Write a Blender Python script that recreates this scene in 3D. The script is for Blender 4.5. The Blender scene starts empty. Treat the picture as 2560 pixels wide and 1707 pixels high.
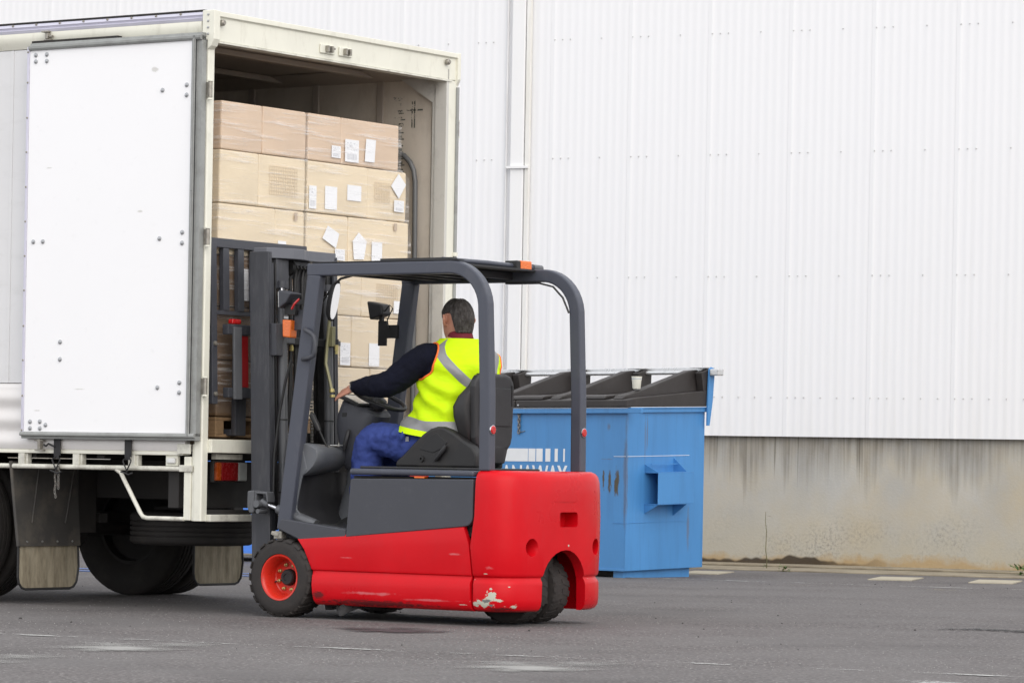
import bpy, bmesh, math, random
from mathutils import Vector, Matrix
random.seed(11)
R = math.radians
scene = bpy.context.scene
COL = scene.collection
PI = math.pi

# ------------------------------------------------------------------ camera
cam_d = bpy.data.cameras.new('camera'); cam = bpy.data.objects.new('camera', cam_d); COL.objects.link(cam)
scene.camera = cam
cam_d.sensor_width = 36.0
cam_d.lens = 9200.0 / 2560.0 * 36.0
cam_d.shift_y = 316.5 / 2560.0
cam_d.clip_start = 0.5; cam_d.clip_end = 600
cam.matrix_world = Matrix.Translation((0, 0, 0.89)) @ Matrix.Rotation(R(90), 4, 'X') @ Matrix.Rotation(R(1.0), 4, 'Z')

# ------------------------------------------------------------------ light: overcast sky, broad weak sun
SUN_EL, SUN_AZ = R(33), R(158)      # azimuth: where the sun stands, clockwise from +Y
world = bpy.data.worlds.new('World'); scene.world = world; world.use_nodes = True
wt = world.node_tree; wt.nodes.clear()
sky = wt.nodes.new('ShaderNodeTexSky'); sky.sky_type = 'NISHITA'; sky.sun_disc = False
sky.sun_elevation = SUN_EL; sky.sun_rotation = SUN_AZ
sky.air_density = 1.0; sky.dust_density = 4.0; sky.ozone_density = 1.0
cloud = wt.nodes.new('ShaderNodeRGB'); cloud.outputs[0].default_value = (9.9, 10.0, 10.3, 1)   # even cloud layer
mx = wt.nodes.new('ShaderNodeMix'); mx.data_type = 'RGBA'; mx.inputs[0].default_value = 0.86
bgn = wt.nodes.new('ShaderNodeBackground'); bgn.inputs[1].default_value = 0.128
wo = wt.nodes.new('ShaderNodeOutputWorld')
wt.links.new(sky.outputs[0], mx.inputs[6]); wt.links.new(cloud.outputs[0], mx.inputs[7])
wt.links.new(mx.outputs[2], bgn.inputs[0]); wt.links.new(bgn.outputs[0], wo.inputs[0])
sl = bpy.data.lights.new('sun', 'SUN'); sl.energy = 1.0; sl.angle = R(60); sl.color = (1.0, 0.955, 0.90)
so = bpy.data.objects.new('sun', sl); COL.objects.link(so)
sd = Vector((math.sin(SUN_AZ) * math.cos(SUN_EL), math.cos(SUN_AZ) * math.cos(SUN_EL), math.sin(SUN_EL)))
so.rotation_euler = sd.to_track_quat('Z', 'Y').to_euler(); so.location = (0, 0, 30)
vs = scene.view_settings
scene.display_settings.display_device = 'sRGB'
vs.view_transform = 'Standard'; vs.look = 'None'; vs.gamma = 1.0; vs.use_curve_mapping = False; vs.exposure = 0.27

# ------------------------------------------------------------------ frames (X along a face to the right, Y away, Z up)
class Frame:
    def __init__(s, ox, oy, deg):
        s.deg = deg; a = R(deg); s.o = Vector((ox, oy, 0))
        s.X = Vector((math.cos(a), math.sin(a), 0)); s.Y = Vector((-math.sin(a), math.cos(a), 0))
    def w(s, x, y, z=0): return s.o + s.X * x + s.Y * y + Vector((0, 0, z))
FT = Frame(-1.79, 21.7, -34.5)      # truck and forklift
FW = Frame(1.84, 35.3, -26.0)       # warehouse wall
FB = Frame(0.946, 30.4, -42.7)      # rubbish bin
FG = Frame(0, 0, 0)                 # the yard itself

# ------------------------------------------------------------------ mesh builder
class MB:
    def __init__(s): s.v = []; s.f = []
    def add(s, vs_, fs):
        n = len(s.v); s.v += [tuple(p) for p in vs_]; s.f += [[i + n for i in f] for f in fs]; return s
    def box(s, x0, x1, y0, y1, z0, z1):
        return s.add([(x0,y0,z0),(x1,y0,z0),(x1,y1,z0),(x0,y1,z0),(x0,y0,z1),(x1,y0,z1),(x1,y1,z1),(x0,y1,z1)],
                     [(0,3,2,1),(4,5,6,7),(0,1,5,4),(1,2,6,5),(2,3,7,6),(3,0,4,7)])
    def hexa(s, p): return s.add(p, [(0,3,2,1),(4,5,6,7),(0,1,5,4),(1,2,6,5),(2,3,7,6),(3,0,4,7)])
    def prism(s, pts, ax, a, b):
        def mk(p, c):
            return {'x': (c, p[0], p[1]), 'y': (p[0], c, p[1]), 'z': (p[0], p[1], c)}[ax]
        n = len(pts)
        return s.add([mk(p, a) for p in pts] + [mk(p, b) for p in pts],
                     [list(range(n))[::-1], list(range(n, 2*n))] + [(i, (i+1) % n, n+(i+1) % n, n+i) for i in range(n)])
    def rings(s, rings, closed=False, cap=True):
        m = len(rings[0]); vs_ = [p for r in rings for p in r]; fs = []
        K = len(rings)
        for k in range(K if closed else K-1):
            a = k*m; b = ((k+1) % K)*m
            for i in range(m): j = (i+1) % m; fs.append((a+i, a+j, b+j, b+i))
        if cap and not closed: fs.append(list(range(m))[::-1]); fs.append(list(range((K-1)*m, K*m)))
        return s.add(vs_, fs)
    def tube(s, path, r, n=10, closed=False, cap=True):
        P = [Vector(p) for p in path]; K = len(P)
        rr = r if isinstance(r, (list, tuple)) else [r]*K
        rings = []; up = None
        for i in range(K):
            if closed: t = (P[(i+1) % K] - P[i-1])
            else: t = (P[min(i+1, K-1)] - P[max(i-1, 0)])
            t.normalize()
            if up is None:
                up = Vector((0, 0, 1)) if abs(t.z) < .9 else Vector((1, 0, 0))
            a = t.cross(up)
            if a.length < 1e-6: a = t.cross(Vector((0, 1, 0)))
            a.normalize(); b = a.cross(t).normalized(); up = b
            rings.append([P[i] + a*math.cos(2*PI*j/n)*rr[i] + b*math.sin(2*PI*j/n)*rr[i] for j in range(n)])
        return s.rings(rings, closed, cap)
    def lathe(s, prof, c, ax='y', n=32, cap=True):      # prof: (radius, along)
        c = Vector(c); A = {'x': (Vector((0,1,0)), Vector((0,0,1)), Vector((1,0,0))), 'y': (Vector((1,0,0)), Vector((0,0,1)), Vector((0,1,0))), 'z': (Vector((1,0,0)), Vector((0,1,0)), Vector((0,0,1)))}[ax]
        rg = [[c + A[0]*r*math.cos(2*PI*j/n) + A[1]*r*math.sin(2*PI*j/n) + A[2]*a for j in range(n)] for r, a in prof]
        return s.rings(rg, False, cap)
    def sweep(s, path, w, t, y):       # rectangular section swept along a path in the X-Z plane, centred on y
        P = [Vector((p[0], 0, p[1])) for p in path]; K = len(P); rg = []
        for i in range(K):
            d0 = (P[i]-P[i-1]).normalized() if i else (P[1]-P[0]).normalized()
            d1 = (P[i+1]-P[i]).normalized() if i < K-1 else d0
            b = (d0+d1).normalized(); nrm = Vector((-b.z, 0, b.x)); k = 1/max(.3, nrm.dot(Vector((-d0.z, 0, d0.x))))
            o = nrm*(w/2*k); c = P[i]
            rg.append([(c.x+o.x, y-t/2, c.z+o.z), (c.x+o.x, y+t/2, c.z+o.z), (c.x-o.x, y+t/2, c.z-o.z), (c.x-o.x, y-t/2, c.z-o.z)])
        return s.rings(rg)
    def grid(s, fn, nu, nv):
        vs_ = [fn(u/nu, v/nv) for u in range(nu+1) for v in range(nv+1)]
        return s.add(vs_, [(a*(nv+1)+b, (a+1)*(nv+1)+b, (a+1)*(nv+1)+b+1, a*(nv+1)+b+1) for a in range(nu) for b in range(nv)])
    def map(s, fn): s.v = [tuple(fn(Vector(p))) for p in s.v]; return s
    def mirror_y(s, yc): s.v = [(p[0], 2*yc-p[1], p[2]) for p in s.v]; s.f = [list(f)[::-1] for f in s.f]; return s

def to_mesh(name, mb, off=(0,0,0), smooth=None):
    me = bpy.data.meshes.new(name)
    me.from_pydata([(p[0]-off[0], p[1]-off[1], p[2]-off[2]) for p in mb.v], [], mb.f)
    bm = bmesh.new(); bm.from_mesh(me)
    bmesh.ops.recalc_face_normals(bm, faces=bm.faces); bm.to_mesh(me); bm.free()
    if smooth is not None:
        me.polygons.foreach_set('use_smooth', [True]*len(me.polygons)); me.set_sharp_from_angle(angle=R(smooth))
    me.update(); return me

def apply_mods(o):
    dg = bpy.context.evaluated_depsgraph_get(); dg.update()
    me = bpy.data.meshes.new_from_object(o.evaluated_get(dg)); me.name = o.name
    o.modifiers.clear(); o.data = me; return o

def setp(o, label=None, cat=None, group=None, kind=None):
    if label: o['label'] = label
    if cat: o['category'] = cat
    if group: o['group'] = group
    if kind: o['kind'] = kind
    return o

class Thing:
    def __init__(s, name, label, cat, base, fr, group=None, kind=None):
        s.b = base; s.fr = fr
        s.e = bpy.data.objects.new(name, None); COL.objects.link(s.e); s.e.empty_display_size = .2
        s.e.location = fr.w(*base); s.e.rotation_euler = (0, 0, R(fr.deg)); setp(s.e, label, cat, group, kind)
    def part(s, name, mb, mat, parent=None, bevel=0, smooth=None, label=None, seg=2, kind=None):
        me = to_mesh(name, mb, s.b, smooth); me.materials.append(mat)
        o = bpy.data.objects.new(name, me); COL.objects.link(o); o.parent = parent or s.e
        if bevel:
            m = o.modifiers.new('bevel', 'BEVEL'); m.width = bevel; m.segments = seg; m.limit_method = 'ANGLE'; m.angle_limit = R(35)
        setp(o, label, kind=kind); return o
    def copy(s, src, dx=0, dy=0, dz=0, parent=None, name=None):
        o = bpy.data.objects.new(name or src.name.split('.')[0], src.data); COL.objects.link(o)
        o.parent = parent or src.parent; o.location = src.location + Vector((dx, dy, dz))
        for m in src.modifiers:
            n = o.modifiers.new(m.name, m.type)
            if m.type == 'BEVEL': n.width = m.width; n.segments = m.segments; n.limit_method = 'ANGLE'; n.angle_limit = m.angle_limit
        return o

def single(name, label, cat, mb, mat, base, fr, group=None, bevel=0, smooth=None, kind=None):
    me = to_mesh(name, mb, base, smooth); me.materials.append(mat)
    o = bpy.data.objects.new(name, me); COL.objects.link(o)
    o.location = fr.w(*base); o.rotation_euler = (0, 0, R(fr.deg))
    if bevel:
        m = o.modifiers.new('bevel', 'BEVEL'); m.width = bevel; m.segments = 2; m.limit_method = 'ANGLE'; m.angle_limit = R(35)
    return setp(o, label, cat, group, kind)

def cut(o, mb, off, op='DIFFERENCE'):
    me = to_mesh('cutter', mb, off); c = bpy.data.objects.new('cutter', me); COL.objects.link(c)
    c.parent = o.parent; c.matrix_parent_inverse = o.matrix_parent_inverse
    m = o.modifiers.new('bool', 'BOOLEAN'); m.operation = op; m.object = c; m.solver = 'EXACT'
    apply_mods(o); bpy.data.objects.remove(c); return o

# ------------------------------------------------------------------ materials
def _n(nt, t, **k):
    n = nt.nodes.new(t)
    for a, b in k.items(): setattr(n, a, b)
    return n
def M(name, col, rough=.5, metal=0., var=.08, vscale=3., stretch=(1,1,1), dirt=None, dirt_amt=.0, dscale=2.5, dstretch=(1,1,1), bump=0., bscale=60., coat=0., spec=.5, bstretch=(1,1,1), rvar=.12):
    m = bpy.data.materials.new(name); m.use_nodes = True; nt = m.node_tree; L = nt.links
    p = nt.nodes['Principled BSDF']; p.inputs['Metallic'].default_value = metal
    p.inputs['Specular IOR Level'].default_value = spec
    if coat: p.inputs['Coat Weight'].default_value = coat; p.inputs['Coat Roughness'].default_value = .08
    tc = _n(nt, 'ShaderNodeTexCoord')
    def noise(scale, st, det=5., rg=.6):
        mp = _n(nt, 'ShaderNodeMapping'); mp.inputs['Scale'].default_value = st; L.new(tc.outputs['Object'], mp.inputs[0])
        nz = _n(nt, 'ShaderNodeTexNoise'); nz.inputs['Scale'].default_value = scale; nz.inputs['Detail'].default_value = det; nz.inputs['Roughness'].default_value = rg
        L.new(mp.outputs[0], nz.inputs['Vector']); return nz
    n1 = noise(vscale, stretch)
    mr = _n(nt, 'ShaderNodeMapRange'); mr.inputs[1].default_value = .3; mr.inputs[2].default_value = .7; mr.inputs[3].default_value = 1-var; mr.inputs[4].default_value = 1+var
    L.new(n1.outputs[0], mr.inputs[0])
    vm = _n(nt, 'ShaderNodeVectorMath', operation='SCALE'); vm.inputs[0].default_value = col; L.new(mr.outputs[0], vm.inputs['Scale'])
    out = vm.outputs[0]
    if dirt:
        n2 = noise(dscale, dstretch, 8., .68)
        m2 = _n(nt, 'ShaderNodeMapRange'); m2.inputs[1].default_value = .62-dirt_amt*.3; m2.inputs[2].default_value = .80-dirt_amt*.2; m2.inputs[3].default_value = 0; m2.inputs[4].default_value = 1
        L.new(n2.outputs[0], m2.inputs[0])
        ml = _n(nt, 'ShaderNodeMath', operation='MULTIPLY'); ml.inputs[1].default_value = min(1, dirt_amt); L.new(m2.outputs[0], ml.inputs[0])
        mm = _n(nt, 'ShaderNodeMix', data_type='RGBA'); L.new(ml.outputs[0], mm.inputs[0]); L.new(out, mm.inputs[6]); mm.inputs[7].default_value = (*dirt, 1); out = mm.outputs[2]
    L.new(out, p.inputs['Base Color'])
    r2 = _n(nt, 'ShaderNodeMapRange'); r2.inputs[1].default_value = .3; r2.inputs[2].default_value = .7; r2.inputs[3].default_value = max(.02, rough-rvar); r2.inputs[4].default_value = min(1, rough+rvar)
    L.new(n1.outputs[0], r2.inputs[0]); L.new(r2.outputs[0], p.inputs['Roughness'])
    if bump:
        nb = noise(bscale, bstretch, 4.)
        b = _n(nt, 'ShaderNodeBump'); b.inputs['Strength'].default_value = bump; b.inputs['Distance'].default_value = .01
        L.new(nb.outputs[0], b.inputs['Height']); L.new(b.outputs[0], p.inputs['Normal'])
    return m

def patch(m, spots, col, rough=.7, scale=22., thr=.5, soft=.06, stretch=(1,1,1)):
    """wear of its own shape: ragged spots (object-space centre, radii) of another colour on material m"""
    nt = m.node_tree; L = nt.links; p = nt.nodes['Principled BSDF']
    tc = _n(nt, 'ShaderNodeTexCoord'); acc = None
    for c, r in spots:
        s_ = _n(nt, 'ShaderNodeVectorMath', operation='SUBTRACT'); L.new(tc.outputs['Object'], s_.inputs[0]); s_.inputs[1].default_value = c
        d_ = _n(nt, 'ShaderNodeVectorMath', operation='DIVIDE'); L.new(s_.outputs[0], d_.inputs[0]); d_.inputs[1].default_value = r
        l_ = _n(nt, 'ShaderNodeVectorMath', operation='LENGTH'); L.new(d_.outputs[0], l_.inputs[0])
        if acc is None: acc = l_.outputs['Value']
        else:
            mn = _n(nt, 'ShaderNodeMath', operation='MINIMUM'); L.new(acc, mn.inputs[0]); L.new(l_.outputs['Value'], mn.inputs[1]); acc = mn.outputs[0]
    mp = _n(nt, 'ShaderNodeMapping'); mp.inputs['Scale'].default_value = stretch; L.new(tc.outputs['Object'], mp.inputs[0])
    nz = _n(nt, 'ShaderNodeTexNoise'); nz.inputs['Scale'].default_value = scale; nz.inputs['Detail'].default_value = 6; nz.inputs['Roughness'].default_value = .7
    L.new(mp.outputs[0], nz.inputs['Vector'])
    # mask = smoothstep( noise*1.6 - dist )
    a = _n(nt, 'ShaderNodeMath', operation='MULTIPLY_ADD'); L.new(nz.outputs[0], a.inputs[0]); a.inputs[1].default_value = 2.4; a.inputs[2].default_value = -.7
    b = _n(nt, 'ShaderNodeMath', operation='SUBTRACT'); L.new(a.outputs[0], b.inputs[0]); L.new(acc, b.inputs[1])
    mr = _n(nt, 'ShaderNodeMapRange'); mr.inputs[1].default_value = thr-.5-soft; mr.inputs[2].default_value = thr-.5+soft; L.new(b.outputs[0], mr.inputs[0])
    src = p.inputs['Base Color'].links[0].from_socket
    mm = _n(nt, 'ShaderNodeMix', data_type='RGBA'); L.new(mr.outputs[0], mm.inputs[0]); L.new(src, mm.inputs[6]); mm.inputs[7].default_value = (*col, 1)
    L.new(mm.outputs[2], p.inputs['Base Color'])
    rs = p.inputs['Roughness'].links[0].from_socket
    m2 = _n(nt, 'ShaderNodeMix'); L.new(mr.outputs[0], m2.inputs[0]); L.new(rs, m2.inputs[2]); m2.inputs[3].default_value = rough
    L.new(m2.outputs[0], p.inputs['Roughness'])
    return m

m_clad   = M('painted_steel_sheet', (.80,.802,.815), .45, 0, .015, .6, (1,1,.1), (.62,.60,.55), .25, 2.2, (3,3,.12), 0)
m_plinth = M('weathered_concrete', (.41,.40,.37), .9, 0, .13, 1.3, (1,1,.6), (.46,.38,.24), .55, 1.0, (1,1,.8), .25, 40)
m_gutter = M('gutter_concrete', (.29,.25,.18), .9, 0, .2, 2.5, (1,1,1), (.13,.10,.07), .6, 2.2, (1,1,1), .3, 60)
m_slab   = M('pale_patch_concrete', (.42,.38,.29), .9, 0, .15, 5, dirt=(.3,.26,.2), dirt_amt=.5, dscale=6)
m_down   = M('downpipe_paint', (.80,.80,.80), .4, 0, .02, 2, (1,1,.1), (.7,.67,.6), .3, 4, (1,1,.15))
m_strip  = M('stained_flashing', (.78,.775,.75), .5, 0, .06, 2, (1,1,.2), (.60,.57,.48), .6, 5, (1,1,.12))
m_cream  = M('cream_truck_paint', (.78,.77,.67), .42, 0, .05, 2.2, (1,1,1), (.42,.39,.31), .30, 14, (1,1,.4), 0)
m_tray   = M('tray_cream_paint', (.70,.69,.61), .45, 0, .06, 3, (1,1,1), (.16,.14,.11), .55, 9, (1,1,1), 0)
m_white  = M('white_door_panel', (.90,.90,.91), .38, 0, .012, 1.2, (1,1,1), (.45,.45,.45), .10, 14, (1,1,1), 0)
m_side   = M('white_side_panel', (.70,.70,.705), .5, 0, .05, 1.2, (1,1,1), (.5,.5,.49), .3, 3, (1,1,3), 0)
m_cove   = M('white_side_coving', (.72,.70,.685), .35, 0, .04, 2, (1,1,1), (.42,.38,.34), .3, 5, (.4,1,2), 0)
m_alu    = M('aluminium_rail', (.60,.59,.68), .35, .35, .05, 3)
m_dgrey  = M('dark_grey_tube', (.13,.135,.14), .4)
m_seal   = M('grey_door_seal', (.30,.31,.30), .5, 0, .1, 5, (1,1,1), (.16,.16,.15), .5, 12)
m_steel  = M('galvanised_steel', (.38,.38,.37), .38, .75, .15, 9, dirt=(.10,.09,.08), dirt_amt=.4, dscale=18)
m_bolt   = M('zinc_bolt', (.42,.43,.44), .35, .7, .2, 30)
m_hinge  = M('worn_hinge_steel', (.34,.32,.28), .45, .5, .2, 20, dirt=(.1,.08,.06), dirt_amt=.5, dscale=25)
m_black  = M('black_rubber', (.018,.018,.019), .6, 0, .2, 10)
m_strap  = M('black_webbing', (.028,.028,.03), .85, 0, .15, 30)
m_under  = M('dark_chassis_paint', (.022,.020,.019), .75, 0, .3, 6, dirt=(.06,.05,.04), dirt_amt=.4, dscale=4)
m_guard  = M('dark_mudguard', (.060,.057,.054), .7, 0, .15, 4, dirt=(.16,.14,.11), dirt_amt=.5, dscale=5)
m_flap   = M('dusty_mudflap', (.34,.30,.22), .9, 0, .12, 6, (3,3,.5), (.14,.115,.075), .8, 7, (3,3,.6), .2, 60)
m_tyre   = M('tyre_rubber', (.026,.022,.0205), .8, 0, .2, 9, (1,1,1), (.055,.046,.040), .5, 9, (1,1,1), .2, 90)
m_ttyre  = M('truck_tyre_rubber', (.026,.023,.022), .85, 0, .2, 9, dirt=(.055,.048,.04), dirt_amt=.5, dscale=6)
m_ply    = M('plywood_lining', (.64,.58,.50), .7, 0, .12, 1.4, (1,1,.4), (.30,.25,.20), .5, 3, (1,1,.5), 0)
m_lining = M('grey_lining', (.58,.57,.53), .6, 0, .07, 2, (1,1,.5), (.28,.27,.25), .4, 7)
m_ceil   = M('ceiling_panel', (.42,.37,.32), .7, 0, .1, 2)
m_floor  = M('truck_deck_timber', (.10,.07,.045), .8, 0, .25, 3, (6,.5,1))
m_lampred = M('red_lens', (.50,.012,.012), .18, 0, .1, 40, spec=.8)
m_taild  = M('dull_red_lens', (.16,.005,.006), .25, 0, .1, 40)
m_tailo  = M('dull_orange_lens', (.26,.045,.005), .25, 0, .1, 40)
m_lampor = M('orange_lens', (.80,.16,.012), .2, 0, .12, 60, (1,1,4), spec=.8)
m_clear  = M('clear_lens', (.72,.72,.70), .12, 0, .1, 40, spec=.9)
m_red    = M('red_forklift_paint', (.57,.003,.009), .32, 0, .09, 2.2, (1,1,1), (.50,.022,.028), .28, 5, (1.5,1.5,.5), .12, 4, coat=0, spec=.22, rvar=.12)
m_grey   = M('dark_grey_textured_paint', (.054,.057,.069), .5, 0, .06, 5, (1,1,1), (.14,.14,.15), .2, 10, (1,1,1), .18, 350)
m_guardp = M('overhead_guard_paint', (.062,.068,.090), .42, 0, .07, 4, (1,1,1), (.16,.16,.17), .22, 7, (1,1,.5), .05, 150)
m_mast   = M('mast_steel_paint', (.042,.044,.053), .45, 0, .15, 5, (3,3,.5), (.12,.12,.125), .4, 9, (3,3,.5), 0)
m_mastd  = M('greasy_mast_steel', (.016,.016,.017), .45, .2, .25, 9, (3,3,.6), (.07,.065,.06), .4, 12)
m_cyl    = M('cylinder_paint', (.105,.109,.118), .35, .1, .12, 6, (3,3,.5))
m_chrome = M('chrome_rod', (.75,.75,.78), .12, 1., .04, 9)
m_brass  = M('brass_fitting', (.50,.42,.18), .35, .7, .15, 20)
m_pipe   = M('zinc_yellow_pipe', (.36,.34,.20), .4, .5, .15, 10)
m_hose   = M('hydraulic_hose', (.017,.017,.018), .5, 0, .1, 20)
m_plas   = M('grey_console_plastic', (.115,.122,.135), .48, 0, .06, 4, (1,1,1), (.16,.14,.11), .35, 5, (1,1,1), .10, 260)
m_plasd  = M('black_plastic', (.024,.024,.026), .5, 0, .1, 8, bump=.08, bscale=260)
m_seat   = M('black_seat_vinyl', (.015,.0145,.015), .5, 0, .12, 6, (1,1,1), (.055,.047,.040), .4, 6, (1,1,1), .06, 200)
m_rim    = M('red_wheel_rim', (.62,.028,.015), .3, 0, .08, 9, (1,1,1), (.16,.03,.02), .25, 14)
m_skin   = M('skin', (.56,.27,.185), .5, 0, .10, 16, (1,1,1), (.50,.16,.11), .35, 20, bump=.05, bscale=120)
m_hair   = M('dark_greying_hair', (.034,.028,.025), .65, 0, .5, 90, (1,1,.25), (.16,.15,.145), .55, 60, (1,1,.3), .9, 160, bstretch=(1,1,.25))
m_navy   = M('navy_sweater_knit', (.006,.007,.016), .95, 0, .2, 10, bump=.25, bscale=60, spec=.2)
m_vest   = M('fluorescent_yellow_vest', (.64,.93,.003), .75, 0, .05, 6, (1,1,1), (.62,.88,.004), .3, 8, (1,2,3), .7, 8, spec=.3, bstretch=(1,1,2.2))
m_vor    = M('fluorescent_orange_piping', (1.0,.19,.03), .7, 0, .05, 20)
m_tape   = M('reflective_tape', (.27,.27,.275), .42, .1, .08, 14, bump=.4, bscale=14)
m_jean   = M('blue_work_trousers', (.038,.062,.235), .85, 0, .14, 9, (1,1,1), (.022,.034,.14), .5, 7, (1,1,1), .9, 12, spec=.25)
m_maroon = M('maroon_collar', (.16,.012,.025), .85, 0, .1, 20)
m_metal  = M('watch_metal', (.5,.5,.5), .25, .9, .1, 30)
m_blue   = M('blue_bin_paint', (.064,.240,.53), .42, 0, .09, 2, (1,1,.4), (.045,.155,.36), .42, 5, (2.5,2.5,.2), .12, 5, coat=.05)
m_blueb  = M('bright_blue_bin_paint', (.075,.25,.80), .42, 0, .06, 2, (1,1,.4))
m_lid    = M('black_bin_lid_plastic', (.030,.026,.025), .55, 0, .1, 4, (1,1,1), (.06,.053,.05), .35, 5)
m_galv   = M('galvanised_bar', (.62,.63,.64), .32, .6, .12, 10)
m_cup    = M('off_white_paper_cup', (.76,.75,.66), .5, 0, .04, 10)
m_cupb   = M('cup_band', (.50,.53,.55), .5)
m_print  = M('white_bin_print', (.78,.80,.82), .5, 0, .04, 8)
m_pallet = M('pallet_timber', (.30,.19,.10), .8, 0, .25, 5, (1,6,6), (.12,.075,.04), .4, 5)
m_weed   = M('weed_leaf', (.07,.13,.03), .6, 0, .3, 20)
m_stem   = M('dry_weed_stem', (.13,.12,.05), .7, 0, .3, 20)
m_chain  = M('chain_steel', (.28,.27,.25), .4, .7, .2, 40, dirt=(.12,.07,.04), dirt_amt=.5, dscale=40)
m_carta  = M('brown_carton_board', (.67,.51,.37), .55, 0, .08, 1.5, (1,1,2), (.64,.50,.36), .3, 3, (1,1,2), .10, 20, coat=.2)
m_cartb  = M('tan_carton_board', (.76,.64,.46), .6, 0, .08, 1.5, (1,1,2), (.80,.69,.50), .35, 4, (1,1,2), .08, 20, coat=.1)
m_cartc  = M('pale_carton_board', (.70,.59,.43), .6, 0, .05, 1.5, (1,1,2), (.63,.53,.40), .3, 4, (1,1,2), .08, 20, coat=.1)
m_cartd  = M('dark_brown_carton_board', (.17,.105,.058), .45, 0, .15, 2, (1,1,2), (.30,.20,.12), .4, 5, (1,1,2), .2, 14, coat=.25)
m_cross  = M('pale_crosshead_paint', (.12,.125,.145), .4, 0, .1, 6)  # lighter grey than the other mast paint
m_redd   = M('dull_red_steel', (.36,.008,.010), .4, 0, .1, 8)
m_tapeb  = M('carton_tape', (.52,.41,.31), .3)
m_debris = M('crumpled_plastic', (.05,.05,.052), .3, 0, .3, 20)
m_stone  = M('dark_stone_chip', (.05,.047,.045), .9, 0, .2, 20)

def mat_sticker():
    m = M('printed_sticker', (.84,.85,.87), .4, 0, .01)
    nt = m.node_tree; L = nt.links; p = nt.nodes['Principled BSDF']; tc = _n(nt, 'ShaderNodeTexCoord')
    sp = _n(nt, 'ShaderNodeSeparateXYZ'); L.new(tc.outputs['Generated'], sp.inputs[0])
    def band(sock, lo, hi):
        a = _n(nt, 'ShaderNodeMath', operation='GREATER_THAN'); L.new(sock, a.inputs[0]); a.inputs[1].default_value = lo
        b = _n(nt, 'ShaderNodeMath', operation='LESS_THAN'); L.new(sock, b.inputs[0]); b.inputs[1].default_value = hi
        c = _n(nt, 'ShaderNodeMath', operation='MULTIPLY'); L.new(a.outputs[0], c.inputs[0]); L.new(b.outputs[0], c.inputs[1]); return c.outputs[0]
    def mul(a_, b_):
        c = _n(nt, 'ShaderNodeMath', operation='MULTIPLY'); L.new(a_, c.inputs[0]); L.new(b_, c.inputs[1]); return c.outputs[0]
    # bar code: fine vertical bars low on the sticker
    nz = _n(nt, 'ShaderNodeTexNoise', noise_dimensions='1D'); nz.inputs['Scale'].default_value = 34; nz.inputs['Detail'].default_value = 2; L.new(sp.outputs['Y'], nz.inputs['W'])
    g = _n(nt, 'ShaderNodeMath', operation='GREATER_THAN'); g.inputs[1].default_value = .5; L.new(nz.outputs[0], g.inputs[0])
    bars = mul(mul(g.outputs[0], band(sp.outputs['Z'], .10, .36)), band(sp.outputs['Y'], .14, .86))
    # lines of small type above
    mp = _n(nt, 'ShaderNodeMapping'); mp.inputs['Scale'].default_value = (1, 3, 22); L.new(tc.outputs['Generated'], mp.inputs[0])
    n2 = _n(nt, 'ShaderNodeTexNoise'); n2.inputs['Scale'].default_value = 2.4; n2.inputs['Detail'].default_value = 1; L.new(mp.outputs[0], n2.inputs['Vector'])
    g2 = _n(nt, 'ShaderNodeMath', operation='GREATER_THAN'); g2.inputs[1].default_value = .6; L.new(n2.outputs[0], g2.inputs[0])
    txt = mul(mul(g2.outputs[0], band(sp.outputs['Z'], .5, .9)), band(sp.outputs['Y'], .12, .88))
    mxx = _n(nt, 'ShaderNodeMath', operation='MAXIMUM'); L.new(bars, mxx.inputs[0]); L.new(txt, mxx.inputs[1])
    sc = _n(nt, 'ShaderNodeMath', operation='MULTIPLY'); L.new(mxx.outputs[0], sc.inputs[0]); sc.inputs[1].default_value = .55
    src = p.inputs['Base Color'].links[0].from_socket
    mm = _n(nt, 'ShaderNodeMix', data_type='RGBA'); L.new(sc.outputs[0], mm.inputs[0]); L.new(src, mm.inputs[6]); mm.inputs[7].default_value = (.15,.16,.20,1); L.new(mm.outputs[2], p.inputs['Base Color'])
    return m
m_stick = mat_sticker()
m_plain = M('blank_white_sticker', (.84,.85,.87), .4, 0, .02)

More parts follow.
